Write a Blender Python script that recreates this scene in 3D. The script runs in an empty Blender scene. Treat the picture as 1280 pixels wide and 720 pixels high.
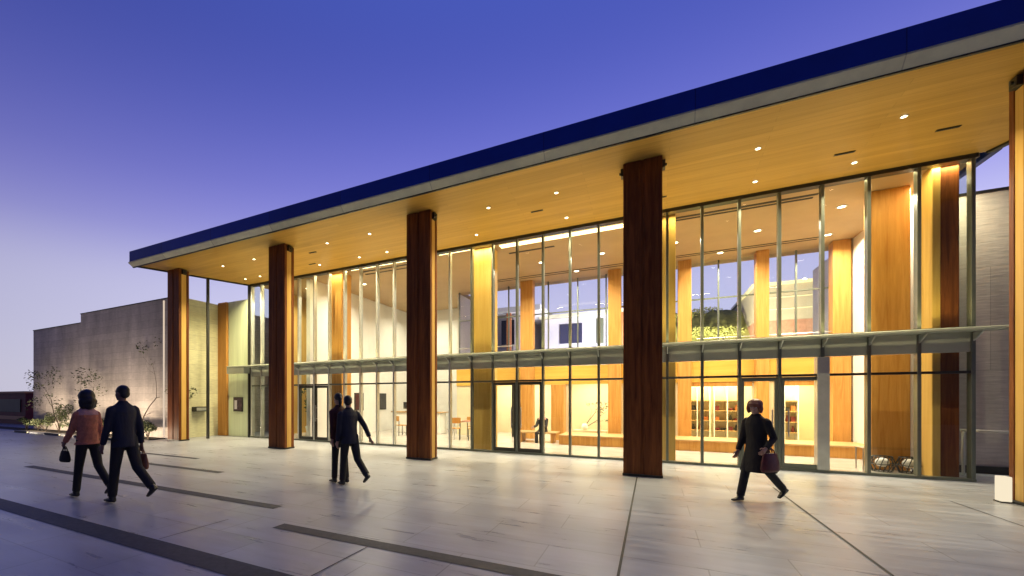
import bpy, bmesh, math, random
from mathutils import Vector, Matrix
R = math.radians
S = bpy.context.scene
COL = S.collection
random.seed(7)

# ------------------------------------------------------------------ helpers
class MB:
    def __init__(s): s.v = []; s.f = []; s.m = []
    def _add(s, vs, fs, mi=0):
        o = len(s.v); s.v += [tuple(p) for p in vs]
        s.f += [tuple(i + o for i in f) for f in fs]; s.m += [mi] * len(fs); return s
    def box(s, x0, x1, y0, y1, z0, z1, mi=0):
        vs = [(x0,y0,z0),(x1,y0,z0),(x1,y1,z0),(x0,y1,z0),(x0,y0,z1),(x1,y0,z1),(x1,y1,z1),(x0,y1,z1)]
        return s._add(vs, [(0,3,2,1),(4,5,6,7),(0,1,5,4),(1,2,6,5),(2,3,7,6),(3,0,4,7)], mi)
    def prism(s, poly, z0, z1, mi=0):            # z0 / z1 may be functions of (x, y)
        a = z0 if callable(z0) else (lambda x, y: z0)
        b = z1 if callable(z1) else (lambda x, y: z1)
        n = len(poly)
        vs = [(x,y,a(x,y)) for x, y in poly] + [(x,y,b(x,y)) for x, y in poly]
        fs = [tuple(reversed(range(n))), tuple(range(n, 2*n))] + [(i,(i+1)%n,(i+1)%n+n,i+n) for i in range(n)]
        return s._add(vs, fs, mi)
    def tube(s, pts, radii, n=8, mi=0, caps=True):
        P = [Vector(p) for p in pts]
        if not isinstance(radii, (list, tuple)): radii = [radii] * len(P)
        vs = []; up = None
        for i, p in enumerate(P):
            d = (P[min(i+1, len(P)-1)] - P[max(i-1, 0)]).normalized()
            if up is None:
                up = Vector((0,1,0)) if abs(d.y) < .9 else Vector((1,0,0))
            a = (up - d * up.dot(d)).normalized(); b = d.cross(a); up = a
            r = radii[i]; ra, rb = r if isinstance(r, (list, tuple)) else (r, r)
            for k in range(n):
                t = 2*math.pi*k/n
                vs.append(p + a*(math.cos(t)*ra) + b*(math.sin(t)*rb))
        fs = []
        for i in range(len(P)-1):
            for k in range(n):
                q = (k+1) % n
                fs.append((i*n+k, i*n+q, (i+1)*n+q, (i+1)*n+k))
        if caps: fs += [tuple(reversed(range(n))), tuple(range((len(P)-1)*n, len(P)*n))]
        return s._add(vs, fs, mi)
    def loft(s, rings, n=18, mi=0):              # rings: (cx, cy, cz, rx, ry)
        vs = []
        for cx, cy, cz, rx, ry in rings:
            for k in range(n):
                t = 2*math.pi*k/n
                vs.append((cx + math.cos(t)*rx, cy + math.sin(t)*ry, cz))
        m = len(rings); fs = []
        for i in range(m-1):
            for k in range(n):
                q = (k+1) % n
                fs.append((i*n+k, i*n+q, (i+1)*n+q, (i+1)*n+k))
        fs += [tuple(reversed(range(n))), tuple(range((m-1)*n, m*n))]
        return s._add(vs, fs, mi)
    def ball(s, c, r, nu=14, nv=9, mi=0, rot=None):
        r = r if isinstance(r, (list, tuple)) else (r, r, r)
        vs = [(0,0,-1)]; fs = []
        for j in range(1, nv):
            a = math.pi*(j/nv - .5)
            for k in range(nu):
                t = 2*math.pi*k/nu
                vs.append((math.cos(a)*math.cos(t), math.cos(a)*math.sin(t), math.sin(a)))
        vs.append((0,0,1)); top = len(vs)-1
        for k in range(nu):
            q = (k+1) % nu
            fs.append((0, 1+q, 1+k))
            for j in range(nv-2):
                fs.append((1+j*nu+k, 1+j*nu+q, 1+(j+1)*nu+q, 1+(j+1)*nu+k))
            fs.append((top, 1+(nv-2)*nu+k, 1+(nv-2)*nu+q))
        out = []
        for p in vs:
            q = Vector((p[0]*r[0], p[1]*r[1], p[2]*r[2]))
            if rot is not None: q = rot @ q
            out.append(q + Vector(c))
        return s._add(out, fs, mi)
    def leaves(s, c, rad, n, size, rnd, mi=0, mis=1):
        for _ in range(n):
            while True:
                p = Vector((rnd.uniform(-1,1), rnd.uniform(-1,1), rnd.uniform(-1,1)))
                if p.length < 1: break
            p = Vector((c[0]+p.x*rad[0], c[1]+p.y*rad[1], c[2]+p.z*rad[2]))
            a = Vector((rnd.gauss(0,1), rnd.gauss(0,1), rnd.gauss(0,.7))).normalized()
            b = a.cross(Vector((rnd.gauss(0,1), rnd.gauss(0,1), rnd.gauss(0,1)))).normalized()
            l = size*rnd.uniform(.6, 1.3); w = l*.42
            vs = [p - a*l*.5, p + b*w*.5 + a*l*.05, p + a*l*.5, p - b*w*.5 + a*l*.05]
            s._add(vs, [(0,1,2,3)], mi + rnd.randrange(mis))
        return s
    def build(s, name, mats, parent=None, bevel=0, smooth=False, local=False):
        me = bpy.data.meshes.new(name)
        off = Vector((0,0,0))
        if parent is not None and not local:
            q = parent
            while q is not None: off += q.location; q = q.parent
        me.from_pydata([tuple(Vector(p) - off) for p in s.v], [], s.f)
        mats = mats if isinstance(mats, (list, tuple)) else [mats]
        for m in mats: me.materials.append(m)
        if len(mats) > 1: me.polygons.foreach_set('material_index', s.m)
        bm = bmesh.new(); bm.from_mesh(me)
        if bevel:
            ed = [e for e in bm.edges if len(e.link_faces) == 2 and e.calc_face_angle(0) > .6]
            bmesh.ops.bevel(bm, geom=ed, offset=bevel, segments=1, affect='EDGES', clamp_overlap=True)
        bmesh.ops.recalc_face_normals(bm, faces=bm.faces)
        bm.to_mesh(me); bm.free()
        if smooth: me.polygons.foreach_set('use_smooth', [True]*len(me.polygons))
        me.update()
        return link(name, me, parent)

def link(name, me, parent=None):
    o = bpy.data.objects.new(name, me); COL.objects.link(o)
    if parent is not None: o.parent = parent
    return o
def tag(o, label=None, cat=None, group=None, kind=None):
    if label: o['label'] = label
    if cat: o['category'] = cat
    if group: o['group'] = group
    if kind: o['kind'] = kind
    return o
def empty(name, loc, label, cat, group=None, rz=0):
    o = bpy.data.objects.new(name, None); COL.objects.link(o)
    o.location = loc; o.rotation_euler = (0,0,rz)
    return tag(o, label, cat, group)
def structure(o): o['kind'] = 'structure'; return o
def copy_tree(o, parent=None):
    c = o.copy(); COL.objects.link(c); c.parent = parent
    for ch in list(o.children): copy_tree(ch, c)
    return c

def fuse(mb, voxel, smooth=2):
    """one continuous surface out of overlapping closed shapes; returns a mesh"""
    me = bpy.data.meshes.new('shape'); me.from_pydata(mb.v, [], mb.f)
    bm = bmesh.new(); bm.from_mesh(me); bmesh.ops.recalc_face_normals(bm, faces=bm.faces); bm.to_mesh(me); bm.free()
    o = bpy.data.objects.new('shape', me); COL.objects.link(o)
    r = o.modifiers.new('r', 'REMESH'); r.mode = 'VOXEL'; r.voxel_size = voxel
    if smooth:
        q = o.modifiers.new('s', 'SMOOTH'); q.factor = .5; q.iterations = smooth
    dg = bpy.context.evaluated_depsgraph_get(); dg.update()
    out = bpy.data.meshes.new_from_object(o.evaluated_get(dg))
    bpy.data.objects.remove(o); bpy.data.meshes.remove(me)
    out.polygons.foreach_set('use_smooth', [True]*len(out.polygons))
    return out

def join_meshes(name, parts):                    # parts: (mesh, material) -> one mesh
    v = []; f = []; mi = []; mats = []
    for me, m in parts:
        if m not in mats: mats.append(m)
        o = len(v); v += [tuple(x.co) for x in me.vertices]
        f += [tuple(i+o for i in p.vertices) for p in me.polygons]; mi += [mats.index(m)]*len(me.polygons)
    out = bpy.data.meshes.new(name); out.from_pydata(v, [], f)
    for m in mats: out.materials.append(m)
    out.polygons.foreach_set('material_index', mi)
    out.polygons.foreach_set('use_smooth', [True]*len(f)); out.update()
    return out

# ------------------------------------------------------------------ materials
def mat(name, col, rough=.6, metal=0, spec=.5, noise=None, bump=0, stretch=(1,1,1), var=.25, emit=None, coat=0):
    m = bpy.data.materials.new(name); m.use_nodes = True
    nt = m.node_tree; N = nt.nodes; L = nt.links; b = N['Principled BSDF']
    b.inputs['Base Color'].default_value = (*col, 1); b.inputs['Roughness'].default_value = rough
    b.inputs['Metallic'].default_value = metal; b.inputs['Specular IOR Level'].default_value = spec
    if coat: b.inputs['Coat Weight'].default_value = coat; b.inputs['Coat Roughness'].default_value = .15
    if emit:
        b.inputs['Emission Color'].default_value = (*emit[0], 1); b.inputs['Emission Strength'].default_value = emit[1]
    if noise:
        tc = N.new('ShaderNodeTexCoord'); mp = N.new('ShaderNodeMapping'); mp.inputs['Scale'].default_value = stretch
        nz = N.new('ShaderNodeTexNoise'); nz.inputs['Scale'].default_value = noise
        nz.inputs['Detail'].default_value = 7; nz.inputs['Roughness'].default_value = .62
        rp = N.new('ShaderNodeMapRange'); rp.inputs['From Min'].default_value = .3; rp.inputs['From Max'].default_value = .7
        rp.inputs['To Min'].default_value = 1-var; rp.inputs['To Max'].default_value = 1+var
        mx = N.new('ShaderNodeMix'); mx.data_type = 'RGBA'; mx.blend_type = 'MULTIPLY'; mx.inputs[0].default_value = 1
        mx.inputs[6].default_value = (*col, 1)
        L.new(tc.outputs['Object'], mp.inputs[0]); L.new(mp.outputs[0], nz.inputs['Vector'])
        L.new(nz.outputs['Fac'], rp.inputs['Value']); L.new(rp.outputs[0], mx.inputs[7]); L.new(mx.outputs[2], b.inputs['Base Color'])
        if bump:
            bp = N.new('ShaderNodeBump'); bp.inputs['Strength'].default_value = bump; bp.inputs['Distance'].default_value = .02
            L.new(nz.outputs['Fac'], bp.inputs['Height']); L.new(bp.outputs[0], b.inputs['Normal'])
    return m

def wood(name, c1, c2, axis='z', grain=9, plank=0, plank_axis='x', rough=.45, plank_len=2.4):
    """timber: stretched grain, optional plank seams with tone changes between boards"""
    m = bpy.data.materials.new(name); m.use_nodes = True
    nt = m.node_tree; N = nt.nodes; L = nt.links; b = N['Principled BSDF']; b.inputs['Roughness'].default_value = rough
    b.inputs['Specular IOR Level'].default_value = .2
    tc = N.new('ShaderNodeTexCoord'); mp = N.new('ShaderNodeMapping')
    sc = {'x': (.06,1,1), 'y': (1,.06,1), 'z': (1,1,.06)}[axis]; mp.inputs['Scale'].default_value = sc
    nz = N.new('ShaderNodeTexNoise'); nz.inputs['Scale'].default_value = grain; nz.inputs['Detail'].default_value = 8
    nz.inputs['Roughness'].default_value = .65; nz.inputs['Distortion'].default_value = .6
    rp = N.new('ShaderNodeValToRGB'); rp.color_ramp.elements[0].position = .32; rp.color_ramp.elements[1].position = .68
    rp.color_ramp.elements[0].color = (*c1, 1); rp.color_ramp.elements[1].color = (*c2, 1)
    L.new(tc.outputs['Object'], mp.inputs[0]); L.new(mp.outputs[0], nz.inputs['Vector']); L.new(nz.outputs['Fac'], rp.inputs[0])
    out = rp.outputs[0]
    if plank:
        br = N.new('ShaderNodeTexBrick'); br.inputs['Scale'].default_value = 1
        br.inputs['Brick Width'].default_value = plank_len; br.inputs['Row Height'].default_value = plank
        br.inputs['Mortar Size'].default_value = .004; br.inputs['Mortar Smooth'].default_value = .3
        br.inputs['Color1'].default_value = (.92,.92,.92,1); br.inputs['Color2'].default_value = (1.04,1.04,1.04,1)
        br.inputs['Mortar'].default_value = (.72,.72,.72,1)
        sx = N.new('ShaderNodeSeparateXYZ'); cb = N.new('ShaderNodeCombineXYZ'); L.new(tc.outputs['Object'], sx.inputs[0])
        # bricks run along X of the texture: X <- long axis, Y <- across axis
        L.new(sx.outputs[{'x':0,'y':1,'z':2}[axis]], cb.inputs[0]); L.new(sx.outputs[{'x':0,'y':1,'z':2}[plank_axis]], cb.inputs[1])
        L.new(cb.outputs[0], br.inputs['Vector'])
        mx = N.new('ShaderNodeMix'); mx.data_type = 'RGBA'; mx.blend_type = 'MULTIPLY'; mx.inputs[0].default_value = 1
        L.new(out, mx.inputs[6]); L.new(br.outputs['Color'], mx.inputs[7]); out = mx.outputs[2]
    L.new(out, b.inputs['Base Color'])
    bp = N.new('ShaderNodeBump'); bp.inputs['Strength'].default_value = .15; bp.inputs['Distance'].default_value = .01
    L.new(nz.outputs['Fac'], bp.inputs['Height']); L.new(bp.outputs[0], b.inputs['Normal'])
    return m

def concrete(name, col, axis_row=.3, rough=.8, streak=.35, length=3.0):
    """board-marked concrete: courses with faint seams, blotches and vertical weather streaks"""
    m = bpy.data.materials.new(name); m.use_nodes = True
    nt = m.node_tree; N = nt.nodes; L = nt.links; b = N['Principled BSDF']; b.inputs['Roughness'].default_value = rough
    tc = N.new('ShaderNodeTexCoord'); sx = N.new('ShaderNodeSeparateXYZ'); L.new(tc.outputs['Object'], sx.inputs[0])
    ad = N.new('ShaderNodeMath'); ad.operation = 'ADD'; L.new(sx.outputs[0], ad.inputs[0]); L.new(sx.outputs[1], ad.inputs[1])
    cb = N.new('ShaderNodeCombineXYZ'); L.new(ad.outputs[0], cb.inputs[0]); L.new(sx.outputs[2], cb.inputs[1])
    br = N.new('ShaderNodeTexBrick'); br.inputs['Scale'].default_value = 1; br.inputs['Brick Width'].default_value = length
    br.inputs['Row Height'].default_value = axis_row; br.inputs['Mortar Size'].default_value = .006
    br.inputs['Color1'].default_value = (.9,.9,.9,1); br.inputs['Color2'].default_value = (1.05,1.05,1.05,1); br.inputs['Mortar'].default_value = (.68,.68,.68,1)
    L.new(cb.outputs[0], br.inputs['Vector'])
    mp = N.new('ShaderNodeMapping'); mp.inputs['Scale'].default_value = (1.2,1.2,.35); L.new(tc.outputs['Object'], mp.inputs[0])
    nz = N.new('ShaderNodeTexNoise'); nz.inputs['Scale'].default_value = 1.1; nz.inputs['Detail'].default_value = 9; nz.inputs['Roughness'].default_value = .68
    L.new(mp.outputs[0], nz.inputs['Vector'])
    n2 = N.new('ShaderNodeTexNoise'); n2.inputs['Scale'].default_value = 22; n2.inputs['Detail'].default_value = 6
    mp2 = N.new('ShaderNodeMapping'); mp2.inputs['Scale'].default_value = (.18,.18,1.6); L.new(tc.outputs['Object'], mp2.inputs[0]); L.new(mp2.outputs[0], n2.inputs['Vector'])
    rp = N.new('ShaderNodeMapRange'); rp.inputs['From Min'].default_value = .3; rp.inputs['From Max'].default_value = .7
    rp.inputs['To Min'].default_value = 1-streak; rp.inputs['To Max'].default_value = 1+streak*.6; L.new(nz.outputs['Fac'], rp.inputs['Value'])
    r2 = N.new('ShaderNodeMapRange'); r2.inputs['From Min'].default_value = .3; r2.inputs['From Max'].default_value = .7
    r2.inputs['To Min'].default_value = .86; r2.inputs['To Max'].default_value = 1.1; L.new(n2.outputs['Fac'], r2.inputs['Value'])
    def mul(a, c):
        x = N.new('ShaderNodeMix'); x.data_type = 'RGBA'; x.blend_type = 'MULTIPLY'; x.inputs[0].default_value = 1
        if isinstance(a, tuple): x.inputs[6].default_value = (*a, 1)
        else: L.new(a, x.inputs[6])
        L.new(c, x.inputs[7]); return x.outputs[2]
    o = mul(mul(mul(col, br.outputs['Color']), rp.outputs[0]), r2.outputs[0])
    L.new(o, b.inputs['Base Color'])
    bp = N.new('ShaderNodeBump'); bp.inputs['Strength'].default_value = .25; bp.inputs['Distance'].default_value = .02
    L.new(n2.outputs['Fac'], bp.inputs['Height']); L.new(bp.outputs[0], b.inputs['Normal'])
    return m

def paving(name):
    m = bpy.data.materials.new(name); m.use_nodes = True
    nt = m.node_tree; N = nt.nodes; L = nt.links; b = N['Principled BSDF']
    tc = N.new('ShaderNodeTexCoord')
    mp = N.new('ShaderNodeMapping'); mp.inputs['Location'].default_value = (.26, .0, 0); L.new(tc.outputs['Object'], mp.inputs[0])
    br = N.new('ShaderNodeTexBrick'); br.inputs['Scale'].default_value = 1; br.inputs['Brick Width'].default_value = 1.433
    br.inputs['Row Height'].default_value = .717; br.inputs['Mortar Size'].default_value = .007; br.inputs['Mortar Smooth'].default_value = .2
    br.inputs['Bias'].default_value = -.1
    br.inputs['Color1'].default_value = (.90,.90,.90,1); br.inputs['Color2'].default_value = (1.05,1.05,1.04,1); br.inputs['Mortar'].default_value = (.60,.60,.60,1)
    L.new(mp.outputs[0], br.inputs['Vector'])
    ms = N.new('ShaderNodeMapping'); ms.inputs['Scale'].default_value = (.30,1.9,1); L.new(tc.outputs['Object'], ms.inputs[0])
    nz = N.new('ShaderNodeTexNoise'); nz.inputs['Scale'].default_value = 3.2; nz.inputs['Detail'].default_value = 9; nz.inputs['Roughness'].default_value = .68
    L.new(ms.outputs[0], nz.inputs['Vector'])
    n3 = N.new('ShaderNodeTexNoise'); n3.inputs['Scale'].default_value = .55; n3.inputs['Detail'].default_value = 5; L.new(tc.outputs['Object'], n3.inputs['Vector'])
    def rng(src, a, c):
        r = N.new('ShaderNodeMapRange'); r.inputs['From Min'].default_value = .3; r.inputs['From Max'].default_value = .7
        r.inputs['To Min'].default_value = a; r.inputs['To Max'].default_value = c; L.new(src, r.inputs['Value']); return r.outputs[0]
    def mul(a, c):
        x = N.new('ShaderNodeMix'); x.data_type = 'RGBA'; x.blend_type = 'MULTIPLY'; x.inputs[0].default_value = 1
        if isinstance(a, tuple): x.inputs[6].default_value = (*a, 1)
        else: L.new(a, x.inputs[6])
        L.new(c, x.inputs[7]); return x.outputs[2]
    o = mul(mul(mul((.37,.395,.45), br.outputs['Color']), rng(nz.outputs['Fac'], .80, 1.16)), rng(n3.outputs['Fac'], .82, 1.12))
    L.new(o, b.inputs['Base Color'])
    L.new(rng(nz.outputs['Fac'], .24, .42), b.inputs['Roughness'])
    b.inputs['Specular IOR Level'].default_value = .45
    bp = N.new('ShaderNodeBump'); bp.inputs['Strength'].default_value = .035; bp.inputs['Distance'].default_value = .01
    L.new(nz.outputs['Fac'], bp.inputs['Height']); L.new(bp.outputs[0], b.inputs['Normal'])
    return m

def glass(name, tint=(.95,.97,.95), refl=1.0):
    m = bpy.data.materials.new(name); m.use_nodes = True
    nt = m.node_tree; N = nt.nodes; L = nt.links; N.remove(N['Principled BSDF'])
    out = N['Material Output']; t = N.new('ShaderNodeBsdfTransparent'); t.inputs[0].default_value = (*tint, 1)
    g = N.new('ShaderNodeBsdfGlossy'); g.inputs['Roughness'].default_value = .01; g.inputs[0].default_value = (.9*refl,.93*refl,.95*refl,1)
    fr = N.new('ShaderNodeFresnel'); fr.inputs['IOR'].default_value = 1.42
    mx = N.new('ShaderNodeMixShader'); ge = N.new('ShaderNodeNewGeometry'); iv = N.new('ShaderNodeMath'); iv.operation = 'SUBTRACT'; iv.inputs[0].default_value = 1; L.new(ge.outputs['Backfacing'], iv.inputs[1])
    mu = N.new('ShaderNodeMath'); mu.operation = 'MULTIPLY'; L.new(fr.outputs[0], mu.inputs[0]); L.new(iv.outputs[0], mu.inputs[1])
    L.new(mu.outputs[0], mx.inputs[0]); L.new(t.outputs[0], mx.inputs[1]); L.new(g.outputs[0], mx.inputs[2])
    L.new(mx.outputs[0], out.inputs[0])
    return m

def lamp(name, col, strength):
    m = bpy.data.materials.new(name); m.use_nodes = True
    nt = m.node_tree; N = nt.nodes; N.remove(N['Principled BSDF'])
    e = N.new('ShaderNodeEmission'); e.inputs[0].default_value = (*col, 1); e.inputs[1].default_value = strength
    nt.links.new(e.outputs[0], N['Material Output'].inputs[0]); return m

M = dict(
    paving=paving('stone_paving'),
    strip=mat('dark_granite', (.040,.046,.064), .6, spec=.3, noise=14, var=.35, bump=.1),
    joint=mat('joint_sealant', (.03,.03,.032), .7),
    ground=mat('dark_ground', (.07,.065,.06), .9, noise=.4, var=.3),
    concrete=concrete('board_marked_concrete', (.56,.51,.47)),
    concrete_lit=concrete('lit_concrete', (.70,.70,.45), .6, streak=.15),  # yellow-green lamp light on the return wall put into its concrete colour
    concrete_dark=concrete('grey_concrete', (.66,.61,.54), 2.2, streak=.2, length=3.4),
    soffit=wood('soffit_boards', (.365,.213,.05), (.465,.28,.07), 'x', 6, plank=.14, plank_axis='y', rough=.42, plank_len=3.2),
    column=wood('column_timber', (.085,.024,.007), (.26,.082,.021), 'z', 14, plank=.175, plank_axis='x', rough=.45, plank_len=9),
    timber=wood('lobby_timber', (.44,.20,.045), (.62,.33,.09), 'z', 13, rough=.45),
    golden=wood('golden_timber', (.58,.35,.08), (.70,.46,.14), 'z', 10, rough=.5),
    band=wood('bulkhead_boards', (.58,.34,.06), (.70,.44,.10), 'x', 6, rough=.5),
    bench=wood('bench_boards', (.40,.24,.10), (.55,.36,.17), 'x', 8, rough=.4),
    fascia=mat('blue_metal_fascia', (.004,.035,.36), .38, metal=.0, spec=.4, noise=1.5, var=.12),
    drip=mat('pale_metal_edge', (.86,.82,.55), .5, noise=3, var=.1),
    dark=mat('dark_metal', (.045,.045,.04), .4, metal=.5),
    mullion=mat('grey_green_mullion', (.16,.18,.15), .35, metal=.6, noise=4, var=.1),
    alu=mat('pale_aluminium', (.55,.57,.53), .35, metal=.6, noise=4, var=.1),
    steel=mat('brushed_steel', (.5,.5,.5), .3, metal=1),
    spandrel=mat('grey_green_spandrel', (.42,.45,.36), .3, noise=.8, var=.15, coat=.4),
    ledge=mat('frosted_ledge', (.42,.46,.36), .35, noise=2, var=.1),
    glass=glass('clear_glass'),
    court_glass=glass('court_glass', (.93,.93,.97)),
    white=mat('white_plaster', (.78,.77,.73), .7, noise=1.2, var=.05),
    cream=mat('cream_plaster', (.70,.62,.42), .7, noise=1.2, var=.07),
    ceil=mat('tan_ceiling', (.42,.29,.15), .65, noise=1.3, var=.07),
    floor=mat('lobby_stone', (.50,.46,.42), .22, noise=1.6, var=.15),
    slot=mat('black_slot', (.012,.012,.012), .6),
    panelglass=mat('pale_green_panel', (.68,.78,.52), .3, noise=5, stretch=(1,1,.06), var=.13, coat=.4),
    yellow=mat('yellow_panel', (.62,.50,.12), .45, noise=4, stretch=(1,1,.05), var=.2),
    white_paint=mat('white_paint', (.75,.75,.73), .4),
    charcoal=mat('charcoal_screen', (.03,.03,.032), .4, noise=2, var=.3),
    maroon=mat('maroon_paint', (.16,.022,.03), .55, noise=2, var=.3),
    trim=mat('orange_trim', (.60,.30,.14), .5),
    hedge=mat('planting_soil', (.03,.024,.018), .95, noise=6, var=.4, bump=.4),
    leaf=mat('leaf_green', (.045,.07,.025), .6), leaf2=mat('leaf_olive', (.085,.10,.04), .6), leaf3=mat('leaf_pale', (.14,.15,.085), .6),
    lime=mat('lime_leaf', (.36,.37,.12), .7),
    bark=mat('bark', (.07,.05,.035), .85, noise=20, var=.3),
    lawn=mat('court_lawn', (.40,.40,.12), .9, noise=1.1, var=.6, bump=.6),
    brick=mat('red_brick', (.40,.21,.15), .8, noise=6, var=.2),
    beige=mat('beige_render', (.40,.36,.28), .8, noise=1, var=.1),
    pale=mat('pale_render', (.62,.60,.62), .8, noise=1, var=.08),
    violet=mat('violet_window', (.05,.05,.09), .15, coat=.5),
    rust=mat('rust_column', (.45,.16,.05), .55, noise=6, stretch=(1,1,.1), var=.25),
    lampw=lamp('lamp_warm', (1,.88,.6), 12), lampl=lamp('strip_warm', (1,.80,.42), 5), lampn=lamp('niche_lamp', (1,.88,.55), 7),
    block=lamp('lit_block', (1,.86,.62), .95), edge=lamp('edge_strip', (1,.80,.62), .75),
    skin=mat('skin', (.42,.24,.17), .5), skin2=mat('skin_deep', (.20,.105,.07), .5),
    hair=mat('dark_hair', (.012,.009,.008), .45, noise=60, var=.5, stretch=(1,1,.2)),
    hairr=mat('auburn_hair', (.15,.030,.016), .4, noise=60, var=.5, stretch=(1,1,.2)),
    eye=mat('eye_white', (.7,.7,.68), .2), iris=mat('iris', (.02,.012,.01), .2), lip=mat('lip', (.30,.10,.09), .5),
    coral=mat('coral_wool', (.50,.175,.10), .85, noise=18, var=.25, bump=.2), blush=mat('blush_knit', (.55,.30,.27), .85, noise=18, var=.2),
    navy=mat('navy_cloth', (.010,.011,.024), .75, noise=9, var=.35, bump=.8, stretch=(1,1,.4)), navy2=mat('blue_cloth', (.012,.012,.04), .75, noise=9, var=.35, bump=.8, stretch=(1,1,.4)),
    black=mat('black_cloth', (.009,.007,.007), .8, noise=9, var=.4, bump=.8, stretch=(1,1,.4)), wine=mat('wine_cloth', (.055,.010,.010), .75, noise=9, var=.35, bump=.8, stretch=(1,1,.4)),
    trouser=mat('dark_trousers', (.012,.011,.013), .8, noise=12, var=.35, bump=.8, stretch=(1,1,.4)), shoe=mat('black_leather', (.010,.009,.009), .35),
    tan=mat('tan_leather', (.22,.085,.04), .45, noise=15, var=.25), redbag=mat('red_leather', (.09,.012,.012), .42, noise=15, var=.3),
)

def seams(m, step, dark):
    """vertical joints between metal lengths every <step> metres, each length a slightly different tone"""
    nt = m.node_tree; N = nt.nodes; L = nt.links; b = N['Principled BSDF']
    src = b.inputs['Base Color'].links[0].from_socket
    tc = N.new('ShaderNodeTexCoord'); br = N.new('ShaderNodeTexBrick'); br.inputs['Scale'].default_value = 1
    br.inputs['Brick Width'].default_value = step; br.inputs['Row Height'].default_value = 50; br.offset = 0; br.inputs['Mortar Size'].default_value = .008
    br.inputs['Color1'].default_value = (.86,.86,.86,1); br.inputs['Color2'].default_value = (1.1,1.1,1.1,1); br.inputs['Mortar'].default_value = (dark,dark,dark,1)
    mp = N.new('ShaderNodeMapping'); mp.inputs['Location'].default_value = (0,20,0); L.new(tc.outputs['Object'], mp.inputs[0]); L.new(mp.outputs[0], br.inputs['Vector'])
    mx = N.new('ShaderNodeMix'); mx.data_type = 'RGBA'; mx.blend_type = 'MULTIPLY'; mx.inputs[0].default_value = 1
    L.new(src, mx.inputs[6]); L.new(br.outputs['Color'], mx.inputs[7]); L.new(mx.outputs[2], b.inputs['Base Color'])
seams(M['fascia'], 2.58, .4); seams(M['drip'], 2.58, .6)

# ------------------------------------------------------------------ the setting
mb = MB(); mb._add([(-1500,-1500,-.012),(1500,-1500,-.012),(1500,1500,-.012),(-1500,1500,-.012)], [(0,1,2,3)])
structure(mb.build('ground', M['ground']))
mb = MB(); mb._add([(-46,-14,0),(26,-14,0),(26,30,0),(-46,30,0)], [(0,1,2,3)])
structure(mb.build('plaza_paving', M['paving']))
for (x0,x1,y0,y1) in [(-4.08,6.5,3.98,4.19),(-14,-2.0,2.70,3.0),(-12.8,-4.76,4.66,4.86),(-11.1,-8.05,6.30,6.48),(-13.2,-10.45,7.48,7.64)]:
    s = MB(); s._add([(x0,y0,.004),(x1,y0,.004),(x1,y1,.004),(x0,y1,.004)], [(0,1,2,3)])
    structure(s.build('paving_strip', M['strip']))
for x in (-4.86,-2.66,-.265,1.885,4.03):
    s = MB(); w = .012 if x in (-.265,1.885) else .006
    y0, y1 = (4.2, 10.2) if x in (-.265,1.885,4.03) else (3.02, 3.97)
    s._add([(x-w,y0,.006),(x+w,y0,.006),(x+w,y1,.006),(x-w,y1,.006)], [(0,1,2,3)])
    structure(s.build('paving_joint', M['joint']))
mb = MB(); mb.box(-14.2,5.1,12.9,21.6,-.01,.006); structure(mb.build('lobby_floor', M['floor']))
mb = MB(); mb.box(-34,-16.7,9.95,10.62,-.01,.03); structure(mb.build('planting_bed', M['hedge']))

# ------------------------------------------------------------------ lights
def area(name, loc, size, power, col=(1,.83,.52), rot=(0,0,0), size_y=None, spread=None, parent=None):
    l = bpy.data.lights.new(name, 'AREA'); l.energy = power; l.color = col
    if size_y: l.shape = 'RECTANGLE'; l.size = size; l.size_y = size_y
    else: l.shape = 'DISK'; l.size = size
    if spread: l.spread = spread
    o = bpy.data.objects.new(name, l); COL.objects.link(o); o.rotation_euler = rot
    o.location = Vector(loc) - (parent.location if parent else Vector((0,0,0)))
    if parent: o.parent = parent
    return o
def spot(name, loc, target, power, col, ang, blend=.6, rad=.04, parent=None):
    l = bpy.data.lights.new(name, 'SPOT'); l.energy = power; l.color = col; l.spot_size = R(ang); l.spot_blend = blend; l.shadow_soft_size = rad
    o = bpy.data.objects.new(name, l); COL.objects.link(o)
    o.rotation_euler = (Vector(target)-Vector(loc)).to_track_quat('-Z','Y').to_euler()
    o.location = Vector(loc) - (parent.location if parent else Vector((0,0,0)))
    if parent: o.parent = parent
    return o

# ------------------------------------------------------------------ the pavilion
P = empty('glass_pavilion', (-4.5,12.9,0), 'two storey glazed hall with gold timber soffit, blue roof edge and tall columns', 'building')
def part(name, mb, m, parent=P, **k): return mb.build(name, m, parent, **k)
zs = lambda x, y: 6.55 - .082*(min(y, 12.85) - 9.45)
CAN = [(-16.75,9.45),(7.3,9.45),(5.55,12.80),(-14.45,12.80)]
part('soffit', MB().prism(CAN, zs, lambda x, y: zs(x, y)+.05), M['soffit'])
edge = [(-17.1,9.38),(7.45,9.38),(5.68,12.9),(5.68,18.9),(-14.55,18.9),(-14.55,12.9)]
part('roof', MB().prism([(-16.7,9.5),(7.25,9.5),(5.6,12.85),(5.6,18.8),(-14.5,18.8),(-14.5,12.85)], 6.66, 6.96), M['drip'])
f = MB()
def rail(mb, a, b, off, z0, z1, t):
    d = Vector((b[0]-a[0], b[1]-a[1])).normalized(); n = Vector((d.y, -d.x))
    p = [Vector(a)+n*off, Vector(b)+n*off, Vector(b)+n*(off+t), Vector(a)+n*(off+t)]
    mb.prism([tuple(q) for q in p], z0, z1)
C0 = [(-16.95,9.45),(7.3,9.45),(5.6,12.80)]
f.prism([(-16.80,9.30),(7.44,9.30),(7.40,9.43),(-16.76,9.43)], 6.665, 7.03)
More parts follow.
